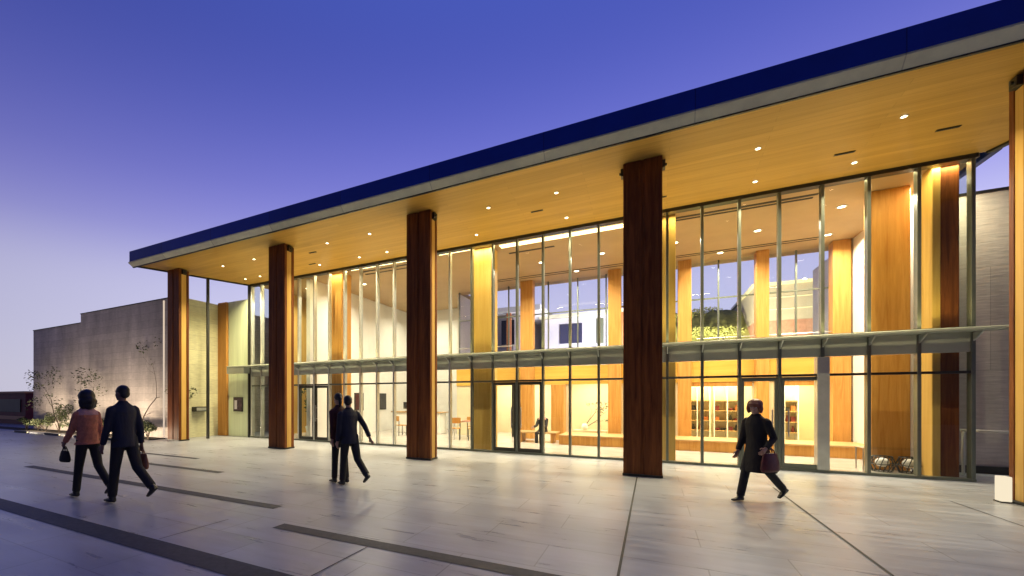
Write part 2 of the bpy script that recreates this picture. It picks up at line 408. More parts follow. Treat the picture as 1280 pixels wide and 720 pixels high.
f.prism([(-16.80,9.302),(-16.70,9.44),(-14.5,12.8),(-14.62,12.85)], 6.642, 7.028)
f.prism([(7.44,9.302),(7.36,9.42),(5.6,12.82),(5.75,12.86)], 6.642, 7.028)
f.prism([(-14.62,12.86),(-14.52,12.86),(-14.52,18.8),(-14.62,18.8)], 6.5, 7.02)
f.prism([(5.64,12.87),(5.74,12.87),(5.74,18.8),(5.64,18.8)], 6.3, 7.02)
part('fascia', f, M['fascia'])
e = MB()
# sloping pale strip between soffit edge and blue face
e._add([(-16.92,9.315,6.635),(7.46,9.315,6.635),(7.42,9.315,6.664),(-16.86,9.315,6.664),(-16.86,9.45,6.50),(7.36,9.45,6.50),(7.36,9.45,6.664),(-16.86,9.45,6.664)],
       [(0,1,2,3),(0,4,5,1),(4,7,6,5),(3,2,6,7),(0,3,7,4),(1,5,6,2)])
part('edge_trim', e, M['drip'])
d = MB()
d.box(-16.86,7.36,9.452,9.50,6.475,6.535)
for (a, b) in (((-16.75,9.5),(-14.45,12.78)), ((7.25,9.5),(5.55,12.78))):
    za, zb = zs(*a)-.02, zs(*b)-.02
    n = .05 if a[0] < 0 else -.05
    d._add([(a[0]-n,a[1],za-.02),(a[0]+n,a[1],za-.02),(b[0]+n,b[1],zb-.02),(b[0]-n,b[1],zb-.02),(a[0]-n,a[1],za+.1),(a[0]+n,a[1],za+.1),(b[0]+n,b[1],zb+.1),(b[0]-n,b[1],zb+.1)],
           [(0,1,2,3),(4,5,6,7),(0,1,5,4),(1,2,6,5),(2,3,7,6),(3,0,4,7)])
part('drip_edge', d, M['dark'])

# outer columns: twin laminated planks with a groove, recessed sides, steel brackets and shoe
def column_profile(u, v, w=.70, dp=.42):
    g = .022
    return [(u,v),(u+w*.46,v),(u+w*.46,v+g),(u+w*.54,v+g),(u+w*.54,v),(u+w,v),(u+w,v+.11),(u+w-.05,v+.11),(u+w-.05,v+dp-.11),(u+w,v+dp-.11),(u+w,v+dp),
            (u,v+dp),(u,v+dp-.11),(u+.05,v+dp-.11),(u+.05,v+.11),(u,v+.11)]
for u in (-16.05,-10.72,-5.66,-.52,4.80):
    v = 10.3 if u < 4 else 10.2
    c = part('column', MB().prism(column_profile(u, v), .03, lambda x, y: zs(x, y)-.012), M['column'], bevel=.006)
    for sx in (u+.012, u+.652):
        part('lit_side_strip', MB().box(sx, sx+.036, v+.112, v+.308, .05, zs(0,v)-.21), M['golden'], c)  # lighter timber strip, its colour standing in for lamp light on the sides
    part('base_plate', MB().box(u-.012,u+.712,v-.012,v+.432,.005,.05), M['dark'], c)
    for sx in (u-.055, u+.655):
        b = MB(); b.box(sx, sx+.10, v+.13, v+.30, zs(0,v)-.20, zs(0,v)-.045)
        b.tube([(sx-.03, v+.21, zs(0,v)-.12), (sx+.13, v+.21, zs(0,v)-.12)], .028, 8)
        part('bracket', b, M['dark'], c)

# curtain wall
U = [-14.3,-13.75,-13.1,-12.45,-11.75,-10.98,-10.28,-9.58,-8.89,-8.20,-7.53,-6.86,-6.19,-5.50,-4.78,-4.12,-3.40,-2.67,-1.95,-1.23,-.50] + [.33+.717*k for k in range(8)]
V = 12.85; HEAD = zs(0,V)
for i, u in enumerate(U):
    w = .028; z0 = 0
    m = MB(); m.box(u-w, u+w, V-.06, V+.10, .05, HEAD-.02)
    bright = M['alu'] if u < -4.9 else M['mullion']
    part('mullion', m, bright, bevel=.004)
part('head_rail', MB().box(U[0]-.05,U[-1]+.05,V-.09,V+.12,HEAD-.075,HEAD+.03), M['dark'])
part('sill_rail', MB().box(U[0]-.03,U[-1]+.03,V-.075,V+.105,.006,.055), M['mullion'])
DOORS = {4,5,16-1,16,23,24}
for i in range(len(U)-1):
    a, b = U[i]+.03, U[i+1]-.03
    part('upper_pane', MB().box(a,b,V+.01,V+.022,2.99,HEAD-.08), M['glass'])
    part('transom_pane', MB().box(a,b,V+.01,V+.022,2.14,2.49), M['glass'])
    part('spandrel', MB().box(a,b,V-.03,V+.09,2.50,2.90), M['spandrel'])
    t = MB(); t.box(a,b,V-.05,V+.09,2.085,2.135)
    part('door_head', t, M['dark'] if (i in DOORS or i > 21) else M['mullion'])
    if i in DOORS:
        dr = MB(); fw = .055
        dr.box(a+.004,a+fw,V-.045,V+.06,.06,2.075); dr.box(b-fw,b-.004,V-.045,V+.06,.06,2.075)
        dr.box(a+fw,b-fw,V-.045,V+.06,1.99,2.075); dr.box(a+fw,b-fw,V-.045,V+.06,.06,.16)
        dm = part('door', dr, M['dark'] if i < 20 else M['mullion'])
        part('pane', MB().box(a+fw,b-fw,V+.01,V+.022,.16,1.99), M['glass'], dm)
        hx = b-.11 if i in (4,15,23) else a+.11
        h = MB(); h.tube([(hx,V-.11,.75),(hx,V-.11,1.35)], .014, 8); h.tube([(hx,V-.11,.85),(hx,V-.03,.85)], .01, 6); h.tube([(hx,V-.11,1.25),(hx,V-.03,1.25)], .01, 6)
        part('handle', h, M['steel'], dm)
    else:
        part('lower_pane', MB().box(a,b,V+.01,V+.022,.06,2.08), M['glass'])
part('entrance_post', MB().box(3.10,3.30,V-.10,V+.14,.06,2.49), M['alu'], bevel=.01)
part('mid_rail', MB().box(U[0],U[-1],V-.055,V+.09,2.90,2.985), M['mullion'])
# ledge : shallow canopy shelf with pale front nose
l = MB(); l.prism([(-15.35,12.42),(5.72,12.42),(5.72,12.78),(-15.35,12.78)], 2.875, 2.935)
led = part('ledge', l, M['ledge'], bevel=.012)
for u in U[1:]:
    b = MB(); b._add([(u-.012,12.79,2.86),(u+.012,12.79,2.86),(u+.012,12.46,2.872),(u-.012,12.46,2.872),(u-.012,12.79,2.70),(u+.012,12.79,2.70)],
                     [(0,1,2,3),(4,5,1,0),(3,2,5,4),(0,3,4),(1,5,2)])
    part('fin', b, M['alu'], led)
g = MB(); g.box(-15.35,-14.35,12.44,12.76,2.62,2.872); part('ledge_end', g, M['spandrel'])
# light strips on the shelf, washing the timber soffit
for k in range(6):
    u0 = -14.2 + k*3.3
    part('light_strip', MB().box(u0, u0+2.9, 12.64, 12.72, 2.936, 2.948), M['lampl'])
    area('soffit_wash', (u0+1.45, 12.68, 2.96), 2.9, 40, (1,.81,.31), (R(180+14),0,0), .10, R(150), P)

# left corner: free standing panel, timber pilaster and posts
part('side_panel', MB().box(-15.78,-14.42,12.88,12.96,.006,5.72), M['panelglass'])
part('pilaster', MB().box(-16.36,-15.82,12.80,12.98,.006,5.72), M['timber'])
for (u, v) in ((-15.36,11.55),(-14.42,12.80)):
    part('post', MB().box(u-.035,u+.035,v-.05,v+.05,.006,zs(u,v)+.01), M['dark'])
# side glazing returns
for sgn, u, v1 in ((-1, -14.3, 14.3), (1, 5.349, 14.35)):
    part('side_pane', MB().box(u-.006,u+.006,12.97,v1,.06,HEAD-.05), M['glass'])
    for v in (13.45, v1):
        part('side_mullion', MB().box(u-.03,u+.03,v-.03,v+.03,.006,HEAD), M['alu'])
# roof structure over the hall
part('ceiling', MB().box(-14.3,5.5,12.97,18.9,HEAD,HEAD+.12), M['ceil'])
part('deep_ceiling', MB().box(-11.8,-7.4,18.91,21.9,HEAD,HEAD+.12), M['ceil'])
for (x0,x1,y0,y1) in [(.5,3.3,13.46,13.56),(.5,3.25,13.66,13.74),(.5,4.2,17.1,17.15),(.5,4.2,17.3,17.34),(-4.0,-2.6,14.1,14.2),(-6.0,-.6,17.1,17.15),(-6.0,-.6,17.35,17.39),(-9.4,-6.9,13.5,13.6),(-9.4,-6.9,13.85,13.93)]:
    part('ceiling_slot', MB().box(x0,x1,y0,y1,HEAD-.012,HEAD-.002), M['slot'])
for k, (x0,x1,y) in enumerate([(-4.05,-.6,13.05),(-4.05,-.6,13.25),(-4.05,-.6,13.42),(-9.5,-6.7,13.1),(-6.0,-4.9,13.1)]):
    part('cove_light', MB().box(x0,x1,y,y+.05,HEAD-.03,HEAD-.004), M['lampl'])
for (x0,x1,p) in [(-14.0,-11.9,40),(-11.2,-9.2,60),(-6.0,-3.9,70),(-2.4,-.4,40),(.2,2.2,40),(3.6,5.3,50)]:
    area('cove_wash', ((x0+x1)/2,13.0,HEAD-.05), x1-x0, p, (1,.80,.40), (0,0,0), .08, None, P)
area('added_corner_wash', (5.2,14.0,HEAD-.05), .25, 130, (1,.86,.6), (0,0,0), .25, None, P)  # added lamp and fitting, there to brighten the right concrete wall
part('added_corner_lamp', MB().box(5.08,5.32,13.88,14.12,HEAD-.03,HEAD-.004), M['lampl'])
# inner columns
for (u0,u1,v0,v1,z1,mm) in [(-4.86,-4.26,13.15,13.75,HEAD-.004,'golden'),(-10.55,-9.95,13.15,13.75,HEAD-.004,'timber'),(4.30,4.92,13.95,14.35,HEAD-.004,'timber'),
                            (4.90,5.02,13.05,13.66,HEAD-.004,'golden'),(5.022,5.28,13.07,13.66,HEAD-.004,'column'),(.20,.52,13.2,13.6,HEAD-.004,'golden')]:
    part('column', MB().box(u0,u1,v0,v1,.008,z1), M[mm], bevel=.01)
for (u0,u1,z1) in [(-4.57,-4.09,HEAD-.004),(-1.39,-.97,HEAD-.004),(.77,1.15,HEAD-.004),(2.87,3.19,HEAD-.004),(4.66,5.06,HEAD-.004)]:
    part('column', MB().box(u0,u1,17.75,18.15,.008,z1), M['timber'], bevel=.01)
part('column', MB().box(-3.36,-2.90,17.6,18.1,.008,2.13), M['timber'], bevel=.01)
# walls inside
part('side_wall', MB().box(5.10,5.28,14.5,21.5,.008,HEAD-.004), M['white'])
part('side_wall', MB().box(-11.78,-11.6,13.3,21.6,.008,HEAD-.004), M['white'])
part('end_wall', MB().box(-11.59,-7.5,21.4,21.6,.008,HEAD-.004), M['white'])
part('recess_wall', MB().box(-7.6,-7.48,18.6,21.39,.008,HEAD-.004), M['white'])
# side room at the left, dark screen and pale curtain
part('back_wall', MB().box(-14.25,-11.8,17.5,17.7,.008,HEAD-.004), M['charcoal'])
part('room_wall', MB().box(-14.27,-14.1,14.4,17.49,.008,HEAD-.004), M['golden'])
c = MB()
n = 44; pts = []
for k in range(n+1):
    t = k/n; pts.append((-11.86+.05*math.sin(k*1.25), 14.0 + 2.6*t))
for z0, z1 in ((.02, 2.45), (2.9, HEAD-.3)):
    vs = [(x,y,z0) for x,y in pts]+[(x,y,z1) for x,y in pts]+[(x-.012,y,z0) for x,y in pts]+[(x-.012,y,z1) for x,y in pts]
    N1 = n+1
    c._add(vs, [(i,i+1,N1+i+1,N1+i) for i in range(n)] + [(2*N1+i,3*N1+i,3*N1+i+1,2*N1+i+1) for i in range(n)])
part('curtain', c, M['white'])
part('screen', MB().box(-13.2,-12.2,15.4,15.5,.01,2.3).box(-13.2,-12.2,15.4,15.5,2.9,5.4), M['charcoal'])
# back wall, lower storey : niches between piers, timber beam band above
part('bulkhead', MB().box(-7.47,5.09,18.16,18.45,2.15,2.86), M['band'])
part('floor_edge', MB().box(-7.47,5.09,18.46,21.3,2.45,2.8), M['cream'])
for (a,b) in [(-7.47,-6.6),(-3.0,-2.78),(-1.0,.9),(2.83,3.45),(4.4,5.09)]:
    part('pier', MB().box(a,b,18.2,18.42,.008,2.149), M['cream'])
part('niche_wall', MB().box(-7.47,5.09,20.6,20.75,.008,2.449), M['cream'])
for x0, x1 in ((.9,2.83),(3.45,4.4)):
    fr = MB(); fr.box(x0,x1,18.18,18.30,2.0,2.148)
    part('niche_frame', fr, M['timber'])
    area('niche_light', ((x0+x1)/2,19.3,2.40), x1-x0, 170, (1,.82,.42), (0,0,0), 1.4, None, P)
area('niche_light', (-2.0,19.3,2.40), 1.6, 110, (1,.86,.58), (0,0,0), 1.6, None, P)
area('niche_light', (-5.2,19.4,2.40), 2.6, 130, (1,.88,.66), (0,0,0), 1.6, None, P)
# upper rear glazing onto the courtyard
for u in (-7.4,-6.3,-5.2,-3.6,-2.5,-1.5,-.2,1.95,3.95,5.05):
    part('rear_mullion', MB().box(u-.022,u+.022,18.3,18.38,2.87,HEAD-.004), M['mullion'])
part('rear_rail', MB().box(-7.4,5.05,18.305,18.375,4.98,5.02), M['mullion'])
for a, b in ((-7.38,-.22),(-.18,5.03)):
    part('rear_pane', MB().box(a,b,18.335,18.345,2.87,HEAD-.01), M['court_glass'])
part('balcony_rail', MB().tube([(-7.4,18.0,3.75),(-4.8,18.0,3.75)], .02, 6).tube([(1.3,17.9,3.6),(5.05,17.9,3.6)], .015, 6), M['steel'])
# left rear shop front : timber frames with dark panes
for u in (-7.3,-6.3,-5.9,-5.0):
    part('shop_mullion', MB().box(u-.04,u+.04,18.21,18.30,.01,2.148), M['dark'])
for (a,b) in ((-7.2,-6.9),(-6.2,-5.95)):
    part('dark_pane', MB().box(a,b,18.22,18.28,.9,2.0), M['charcoal'])

# ------------------------------------------------------------------ recessed lights
def downlight(u, v, z, label, group, power, r=.075, sp=150, lit=True, name='ceiling_light', col=(1,.83,.50)):
    o = empty(name, (u,v,z), label, 'ceiling light', group)
    ring = MB()
    n = 16
    vs = []
    for rr, zz in ((r*1.45,-.004),(r*1.45,-.016),(r,-.016),(r,-.004)):
        for k in range(n): vs.append((rr*math.cos(2*math.pi*k/n), rr*math.sin(2*math.pi*k/n), zz))
    ring._add(vs, [(j*n+k, j*n+(k+1)%n, ((j+1)%4)*n+(k+1)%n, ((j+1)%4)*n+k) for j in range(4) for k in range(n)])
    ring.build('trim_ring', M['alu'], o, local=True)
    MB().tube([(0,0,-.004),(0,0,-.012)], r*.98, 16).build('lens', M['lampw'], o, local=True)
    a = area('downlight_beam', (u,v,z-.03), r*1.6, power, col, (0,0,0), None, R(sp), o)
    return o
front = [(-13.6,'left end of the canopy'),(-12.0,'just left of the second column'),(-8.78,'right of the second column from the left'),(-7.2,'left of the middle column'),
         (-3.6,'right of the middle column'),(-1.95,'left of the dark fourth column'),(1.78,'right of the dark fourth column'),(3.75,'left of the rightmost column')]
for u, w in front:
    downlight(u, 10.86, zs(u,10.86), 'downlight in the front soffit row, '+w, 'downlights in the canopy soffit', 55 if u > -13 else 80, r=.038, sp=115)
rear = [(-13.96,'nearest the left corner'),(-13.15,'second from the left corner'),(-10.2,'above the left doors'),(-8.5,'beside the white hall wall'),(-7.42,'left of the middle column'),
        (-4.4,'over the golden column'),(-1.94,'left of the dark fourth column'),(1.95,'third pane right of the fourth column'),(3.52,'over the entrance post')]
for u, w in rear:
    downlight(u, 12.2, zs(u,12.2), 'downlight in the soffit row nearest the glass, '+w, 'downlights in the canopy soffit', 66 if u > -13 else 110, r=.038, sp=125)
for k, (u, v, w) in enumerate([(2.55,15.62,'middle of the right bay'),(4.01,14.68,'beside the right white wall'),(4.36,17.0,'far corner by the right wall'),(.6,15.6,'left in the right bay'),
        (-1.4,15.6,'right in the middle bay'),(-3.3,15.6,'left in the middle bay'),(-5.6,15.6,'left of the golden column'),(-8.4,15.6,'beside the tall white wall'),
        (-10.2,15.0,'near the left inner column'),(-9.6,19.6,'deep end of the left bay'),(-12.7,14.4,'in the left side room'),(1.9,17.4,'before the rear glazing, right bay'),(-2.4,17.3,'by the rear glazing, middle bay')]):
    downlight(u, v, HEAD-.001, 'hall ceiling downlight, '+w, 'downlights in the hall ceiling', 140, r=.075, col=(1,.89,.68))

# slot vents in soffit
for (u,v,w) in [(-9.7,11.25,'right of the second column, front'),(-10.4,12.05,'right of the second column, near the glass'),(-2.55,11.55,'between the middle and fourth columns'),(.15,12.1,'just right of the fourth column'),(3.25,11.75,'over the entrance, angled'),(4.55,11.6,'near the rightmost column')]:
    o = empty('soffit_vent', (u,v,zs(u,v)), 'short dark slot vent in the timber soffit, '+w, 'vent', 'slot vents in the soffit')
    MB().box(-.15,.15,-.035,.035,-.010,.0).build('frame', M['dark'], o, local=True)
    MB().box(-.13,.13,-.02,.02,-.016,-.0105).build('slot', M['slot'], o, local=True)

# ------------------------------------------------------------------ concrete wing at left, concrete wall at right
W = empty('concrete_wing', (-22.5,14,0), 'windowless board marked concrete wing stepping down to the left of the glass hall', 'building')
def wpart(n, mb, m, **k): return mb.build(n, m, W, **k)
wpart('tall_wall', MB().box(-23.4,-16.42,10.72,20,.0,5.56), M['concrete'])
wpart('low_wall', MB().box(-28.4,-23.42,10.78,20,.0,5.16), M['concrete'])
wpart('end_wall', MB().box(-29.6,-28.42,11.3,20,.0,4.4), M['concrete'])
wpart('return_wall', MB().box(-16.415,-16.375,10.725,12.98,.0,5.66), M['concrete_lit'])
wpart('coping', MB().box(-23.42,-16.37,10.70,10.9,5.562,5.6).box(-28.42,-23.43,10.76,10.96,5.162,5.2), M['dark'])
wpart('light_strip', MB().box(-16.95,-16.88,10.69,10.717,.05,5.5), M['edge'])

K = empty('concrete_wall', (9.5,14.5,0), 'plain grey concrete wall behind the rightmost timber column', 'wall')
MB().box(5.50,16,14.36,14.8,.0,5.98).build('panel', M['concrete_dark'], K)
MB().box(5.46,16,14.33,14.83,5.982,6.03).build('coping', M['dark'], K)
MB().box(5.50,16,14.28,14.358,.004,.16).build('plinth', M['dark'], K)  # dark strip drawn in for the shadow along the wall's foot

o = empty('handrail', (6.15,13.75,0), 'white tubular handrail standing before the grey concrete wall', 'handrail')
h = MB(); h.tube([(5.62,13.9,.93),(6.22,13.62,.93),(6.27,13.6,.90),(6.28,13.595,.82),(6.28,13.595,.0)], .03, 8); h.build('rail', M['white_paint'], o, smooth=True)
MB().tube([(5.66,13.88,.93),(5.66,13.88,.0)], .026, 8).build('post', M['white_paint'], o, smooth=True)
MB().tube([(6.28,13.595,.004),(6.28,13.595,.016)], .07, 12).build('foot', M['white_paint'], o)

o = empty('light_block', (4.70,10.55,0), 'glowing white lamp block at the foot of the rightmost timber column', 'lamp')
MB().box(4.655,4.765,10.46,10.62,.02,.40).build('diffuser', M['block'], o, bevel=.006)
MB().box(4.645,4.775,10.45,10.63,.003,.019).build('base', M['dark'], o)

o = empty('wall_sign', (-15.1,12.85,1.3), 'small dark notice board with pale figures on the pale green panel', 'sign')
MB().box(-15.42,-14.86,12.83,12.875,1.05,1.65).build('frame', M['dark'], o, bevel=.005)
MB().box(-15.38,-14.90,12.822,12.829,1.09,1.61).build('poster', mat('poster', (.06,.035,.05), .5, noise=9, var=.95), o)
MB().box(-15.33,-15.18,12.815,12.821,1.15,1.52).build('pale_panel', M['pale'], o)
o = empty('wall_box', (-16.3,11.9,1.1), 'small dark metal box fixed on the lit concrete wall beside the leftmost column', 'box')
MB().box(-16.374,-16.15,11.55,12.15,1.06,1.26).build('casing', M['dark'], o, bevel=.008)
MB().box(-16.149,-16.14,11.62,12.08,1.10,1.22).build('lid', M['alu'], o)

# ------------------------------------------------------------------ planting by the concrete wing
rnd = random.Random(5)
def shrub(u, v, h, w, n, label, mats, seed):
    r = random.Random(seed)
    o = empty('shrub', (u,v,.02), label, 'shrub', 'low shrubs along the concrete wing')
    st = MB()
    fo = MB()
    for k in range(7):
        a = r.uniform(0, 6.28); rr = w*r.uniform(.3,.9); tip = (rr*math.cos(a), rr*math.sin(a)*.6, h*r.uniform(.55,1))
        st.tube([(0,0,0),(tip[0]*.4,tip[1]*.4,tip[2]*.55),tip], [.014,.010,.004], 5)
        fo.leaves(tip, (w*.34,w*.3,h*.22), n//7, .10, r, 0, len(mats))
    st.build('stem', M['bark'], o, local=True); fo.build('foliage', mats, o, local=True)
g3 = [M['leaf'],M['leaf2'],M['leaf3']]
desc = ['at the far left end of the wing','second from the far left end','under the low wall, third from the left','dark tall bush under the low wall','under the joint of the two walls','low spreading, right of the joint',
        'behind the walking woman','between the two walkers on the left','behind the walking man','right of the walking man','pale leaves near the lit wall edge','last one before the leftmost column']
us = [-27.8,-26.6,-25.5,-24.4,-23.2,-22.2,-21.3,-20.4,-19.5,-18.6,-17.8,-17.1]
for k, u in enumerate(us):
    h = [.5,.55,.6,1.15,.6,.5,.6,.55,.7,.65,.6,.6][k]
    shrub(u, 10.25+.08*math.sin(k*2.1), h, .68, 620 if k != 3 else 900, 'low leafy shrub along the concrete wing, '+desc[k], [M['leaf'],M['leaf2']], 20+k)

def limb(mb, p, d, L, r, depth, rn, tips, droop=.0):
    p = Vector(p); pts = [p]; rad = [r]
    n = 4
    for i in range(n):
        d = (d + Vector((rn.gauss(0,.16), rn.gauss(0,.16), rn.gauss(.03,.1)-droop))).normalized()
        pts.append(pts[-1] + d*L/n); rad.append(r*(1-.55*(i+1)/n))
    mb.tube(pts, rad, 6 if r > .02 else 4)
    if depth == 0: tips.append(pts[-1]); return
    for k in range(3 if depth > 1 else 2):
        q = pts[rn.choice([2,3,4])]
        s = (d + Vector((rn.gauss(0,.65), rn.gauss(0,.65), rn.gauss(.1,.35)))).normalized()
        limb(mb, q, s, L*rn.uniform(.5,.75), rad[-1]*.8, depth-1, rn, tips, droop)
def tree(name, loc, H, lean, label, cat, group, seed, leafn, leafs, spread, mats, trunk_r=.05):
    rn = random.Random(seed); o = empty(name, loc, label, cat, group)
    t = MB(); tips = []
    limb(t, (0,0,0), Vector((lean,0,1)).normalized(), H*.55, trunk_r, 3, rn, tips)
    t.build('trunk', M['bark'], o, local=True, smooth=True)
    cr = MB()
    for q in tips: cr.leaves(q, (spread,spread,spread*.8), leafn, leafs, rn, 0, len(mats))
    cr.build('crown', mats, o, local=True)
    return o
tree('sapling', (-17.9,10.2,.02), 3.3, .12, 'thin drooping sapling against the lit concrete wall, nearest the leftmost column', 'tree', 'saplings before the concrete wing', 3, 22, .12, .30, [M['leaf'],M['leaf2']], .034)
tree('sapling', (-24.2,10.2,.02), 3.2, -.35, 'thin leaning sapling against the low concrete wall', 'tree', 'saplings before the concrete wing', 11, 20, .12, .30, [M['leaf'],M['leaf2']], .034)
tree('sapling', (-21.6,10.2,.02), 2.7, .05, 'thin upright sapling between the two walkers and the concrete wall', 'tree', 'saplings before the concrete wing', 16, 16, .11, .26, [M['leaf'],M['leaf2']], .030)
# ground uplights washing the wall through the planting
for k, (u, w) in enumerate([(-17.6,'nearest the leftmost column'),(-20.0,'second from the right'),(-22.6,'third from the right'),(-25.6,'farthest left')]):
    o = empty('wall_washer', (u,9.25,0), 'low black strip lamp in the paving facing the concrete wing, '+w, 'lamp', 'strip lamps before the concrete wing')
    h = MB(); h.box(-.62,.62,-.05,-.02,.004,.09); h.box(-.62,.62,-.0195,.05,.004,.03); h.build('housing', M['dark'], o, local=True)
    MB().box(-.6,.6,-.018,.045,.031,.042).build('lens', M['lampl'], o, local=True)
    area('wall_wash', (u,9.27,.06), 2.2, 80, (1,.78,.54), (R(118),0,0), .06, R(150), o)

# ------------------------------------------------------------------ far left background
k_ = empty('kiosk', (-37.5,13.0,0), 'low dark maroon kiosk with orange trim at the far left', 'kiosk')
MB().box(-42,-33.2,12.2,15,.0,1.92).build('wall', M['maroon'], k_)
MB().box(-42.1,-33.1,12.1,15.1,1.922,2.04).build('roof', M['trim'], k_)
MB().box(-42,-33.3,12.13,12.198,.28,.50).build('lower_trim', M['trim'], k_)
MB().box(-40.8,-33.8,12.15,12.197,.75,1.55).build('window', M['charcoal'], k_)
o = empty('red_post', (-31.6,12.1,0), 'slim dark red post beside the maroon kiosk', 'post')
MB().tube([(-31.6,12.1,.0),(-31.6,12.1,2.2)], .10, 10).tube([(-31.6,12.1,2.2),(-31.6,12.1,2.3)], .14, 10).build('shaft', M['maroon'], o)
MB().box(-31.95,-31.25,12.05,12.15,1.2,1.28).build('crossbar', M['maroon'], o)
for k, (u, v, H, lb) in enumerate([(-41.5,15.6,5.6,'thin bare tree beyond the maroon kiosk, leftmost of the row'),(-38.6,16.4,6.2,'taller thin tree beyond the maroon kiosk, between two others'),(-36.0,16.2,5.2,'slim sparse tree beyond the red post'),(-33.4,15.6,4.6,'small sparse tree next to the end of the concrete wing')]):
    tree('sparse_tree', (u,v,0), H, .08*(-1)**k, lb, 'tree', 'sparse trees beyond the kiosk', 40+k, 16, .22, .45, [M['leaf'],M['leaf2']], .07)
MB_f = MB(); rn = random.Random(8)
for k in range(26): MB_f.leaves((-95+k*3.5, 62+rn.uniform(-4,4), rn.uniform(1.0,2.4)), (3,2,rn.uniform(1.2,2.6)), 60, .8, rn, 0, 2)
tag(MB_f.build('far_trees', [M['leaf'],M['leaf2']]), 'dark low band of far off trees on the horizon beyond the plaza', 'trees', kind='stuff')

# ------------------------------------------------------------------ courtyard behind the hall
b = empty('court_house', (-9,29,0), 'pale flat roofed building seen through the left half of the upper glazing', 'building')
MB().box(-14,-6.9,27,34,.0,6.7).build('wall', M['pale'], b)
MB().box(-14.3,-5.6,26.2,34.3,6.72,7.05).build('roof', M['white'], b)
for u in (-10.3,-9.2,-8.1): MB().box(u,u+.8,26.94,26.998,4.9,6.4).build('window', M['violet'], b)
MB().box(-6.5,-6.25,26.4,26.65,.0,6.71).build('post', M['white_paint'], b)
MB().box(-7.6,-7.35,26.3,26.5,.0,6.71).build('post', M['rust'], b)
b = empty('court_annex', (-2.4,30,0), 'pale annex with one dark window seen through the middle upper glazing', 'building')
MB().box(-6.0,-.9,29,35,.0,6.6).build('wall', M['pale'], b)
MB().box(-6.2,-.3,28.6,35.2,6.62,6.8).build('roof', M['drip'], b)
MB().box(-5.0,-3.7,28.95,28.998,5.0,6.2).build('window', M['violet'], b)
MB().box(-2.9,-2.5,28.96,28.997,4.9,6.4).build('window', M['leaf3'], b)
MB().box(-1.7,-1.0,28.6,28.9,.0,6.61).build('pier', M['rust'], b)
m = MB(); n = 26
vs = []; 
rn = random.Random(2)
for j in range(n+1):
    for i in range(n+1):
        x = -1 + 10*i/n; y = 25 + 18*j/n
        t = min(1, max(0, (y-25)/8)); e = min(1, max(0,(x+1)/1.6))*min(1,max(0,(9-x)/2))
        vs.append((x,y, -.05 + (7.0*t**.8 + rn.uniform(-.25,.25)*t)*e))
m._add(vs, [(j*(n+1)+i,j*(n+1)+i+1,(j+1)*(n+1)+i+1,(j+1)*(n+1)+i) for j in range(n) for i in range(n)])
structure(m.build('grass_mound', M['lawn'], smooth=True))
for k, (u,v,z,w) in enumerate([(1.9,32.6,6.6,'left end of the mound'),(2.8,33.2,6.9,'middle of the mound'),(2.4,30.2,5.3,'lower on the mound slope'),(3.4,30.0,5.2,'lower right on the mound slope')]):
    r = random.Random(60+k); o = empty('court_bush', (u,v,z-.25), 'olive bush behind the hall, '+w, 'bush', 'bushes on the mound')
    MB().leaves((0,0,.3),(1.0,.7,.3),600,.13,r,0,2).build('foliage', [M['lime'],M['lime']], o, local=True)
    MB().tube([(0,0,-.1),(0,0,.35)], [.05,.02], 6).build('stem', M['bark'], o, local=True)
b = empty('court_hall', (8,30,0), 'beige block with red brick base seen through the right upper glazing', 'building')
MB().box(4.6,14,29,36,5.55,7.35).build('wall', M['beige'], b)
MB().box(4.62,14,28.98,36,.0,5.548).build('brick_base', M['brick'], b)
MB().box(4.5,14,28.9,36.1,7.352,7.5).build('coping', M['drip'], b)
for z in (6.1,6.7): MB().box(4.58,14,28.975,29.02,z,z+.04).build('groove', M['drip'], b)
o = empty('floodlight', (1.2,24.3,0), 'courtyard floodlight on a low post behind the hall', 'lamp')
MB().tube([(1.2,24.3,0),(1.2,24.3,2.2)], .05, 8).build('pole', M['dark'], o); MB().box(1.05,1.35,24.2,24.4,2.2,2.4).build('head', M['dark'], o, bevel=.02)
spot('flood_beam', (1.6,24.5,2.6), (3.2,31,6.3), 11000, (1,.88,.55), 100, .8, .15, o)
spot('flood_beam', (.6,24.5,2.6), (-5,29,6.0), 7000, (.95,.9,1), 110, .8, .15, o)

# ------------------------------------------------------------------ things in the lobby
o = empty('wall_bench', (.9,16.7,0), 'long timber bench with pale top running below the display niches', 'bench')
MB().box(-2.8,5.08,16.0,17.5,.30,.345).build('seat', M['bench'], o, bevel=.006)
MB().box(-2.8,5.08,16.06,17.45,.008,.299).build('base', M['timber'], o)
o = empty('low_bench', (-4.0,16.7,0), 'short low timber bench left of the long wall bench', 'bench')
MB().box(-4.4,-2.95,16.3,17.1,.34,.39).build('seat', M['bench'], o, bevel=.006)
for x in (-4.25,-3.15): MB().box(x,x+.08,16.4,17.0,.008,.339).build('leg', M['timber'], o)
def shelf_unit(x0, x1, y, label):
    o = empty('display_shelf', ((x0+x1)/2, y, .008), label, 'display shelf', 'glowing display shelves')
    MB().box(x0,x1,y+.36,y+.39,.01,2.1).build('back_panel', M['cream'], o)
    for x in (x0, (x0+x1)/2-.015, x1-.03): MB().box(x,x+.03,y,y+.355,.01,2.1).build('upright', M['white_paint'], o)
    for z in (.42,.78,1.14,1.5): MB().box(x0+.03,x1-.03,y+.005,y+.35,z,z+.025).build('shelf', M['bench'], o)
    MB().box(x0+.03,x1-.03,y+.30,y+.34,2.03,2.07).build('light_bar', M['lampn'], o)
    return o
shelf_unit(1.05,1.85,19.6,'lit shelf unit with ornaments in the wide niche, left half')
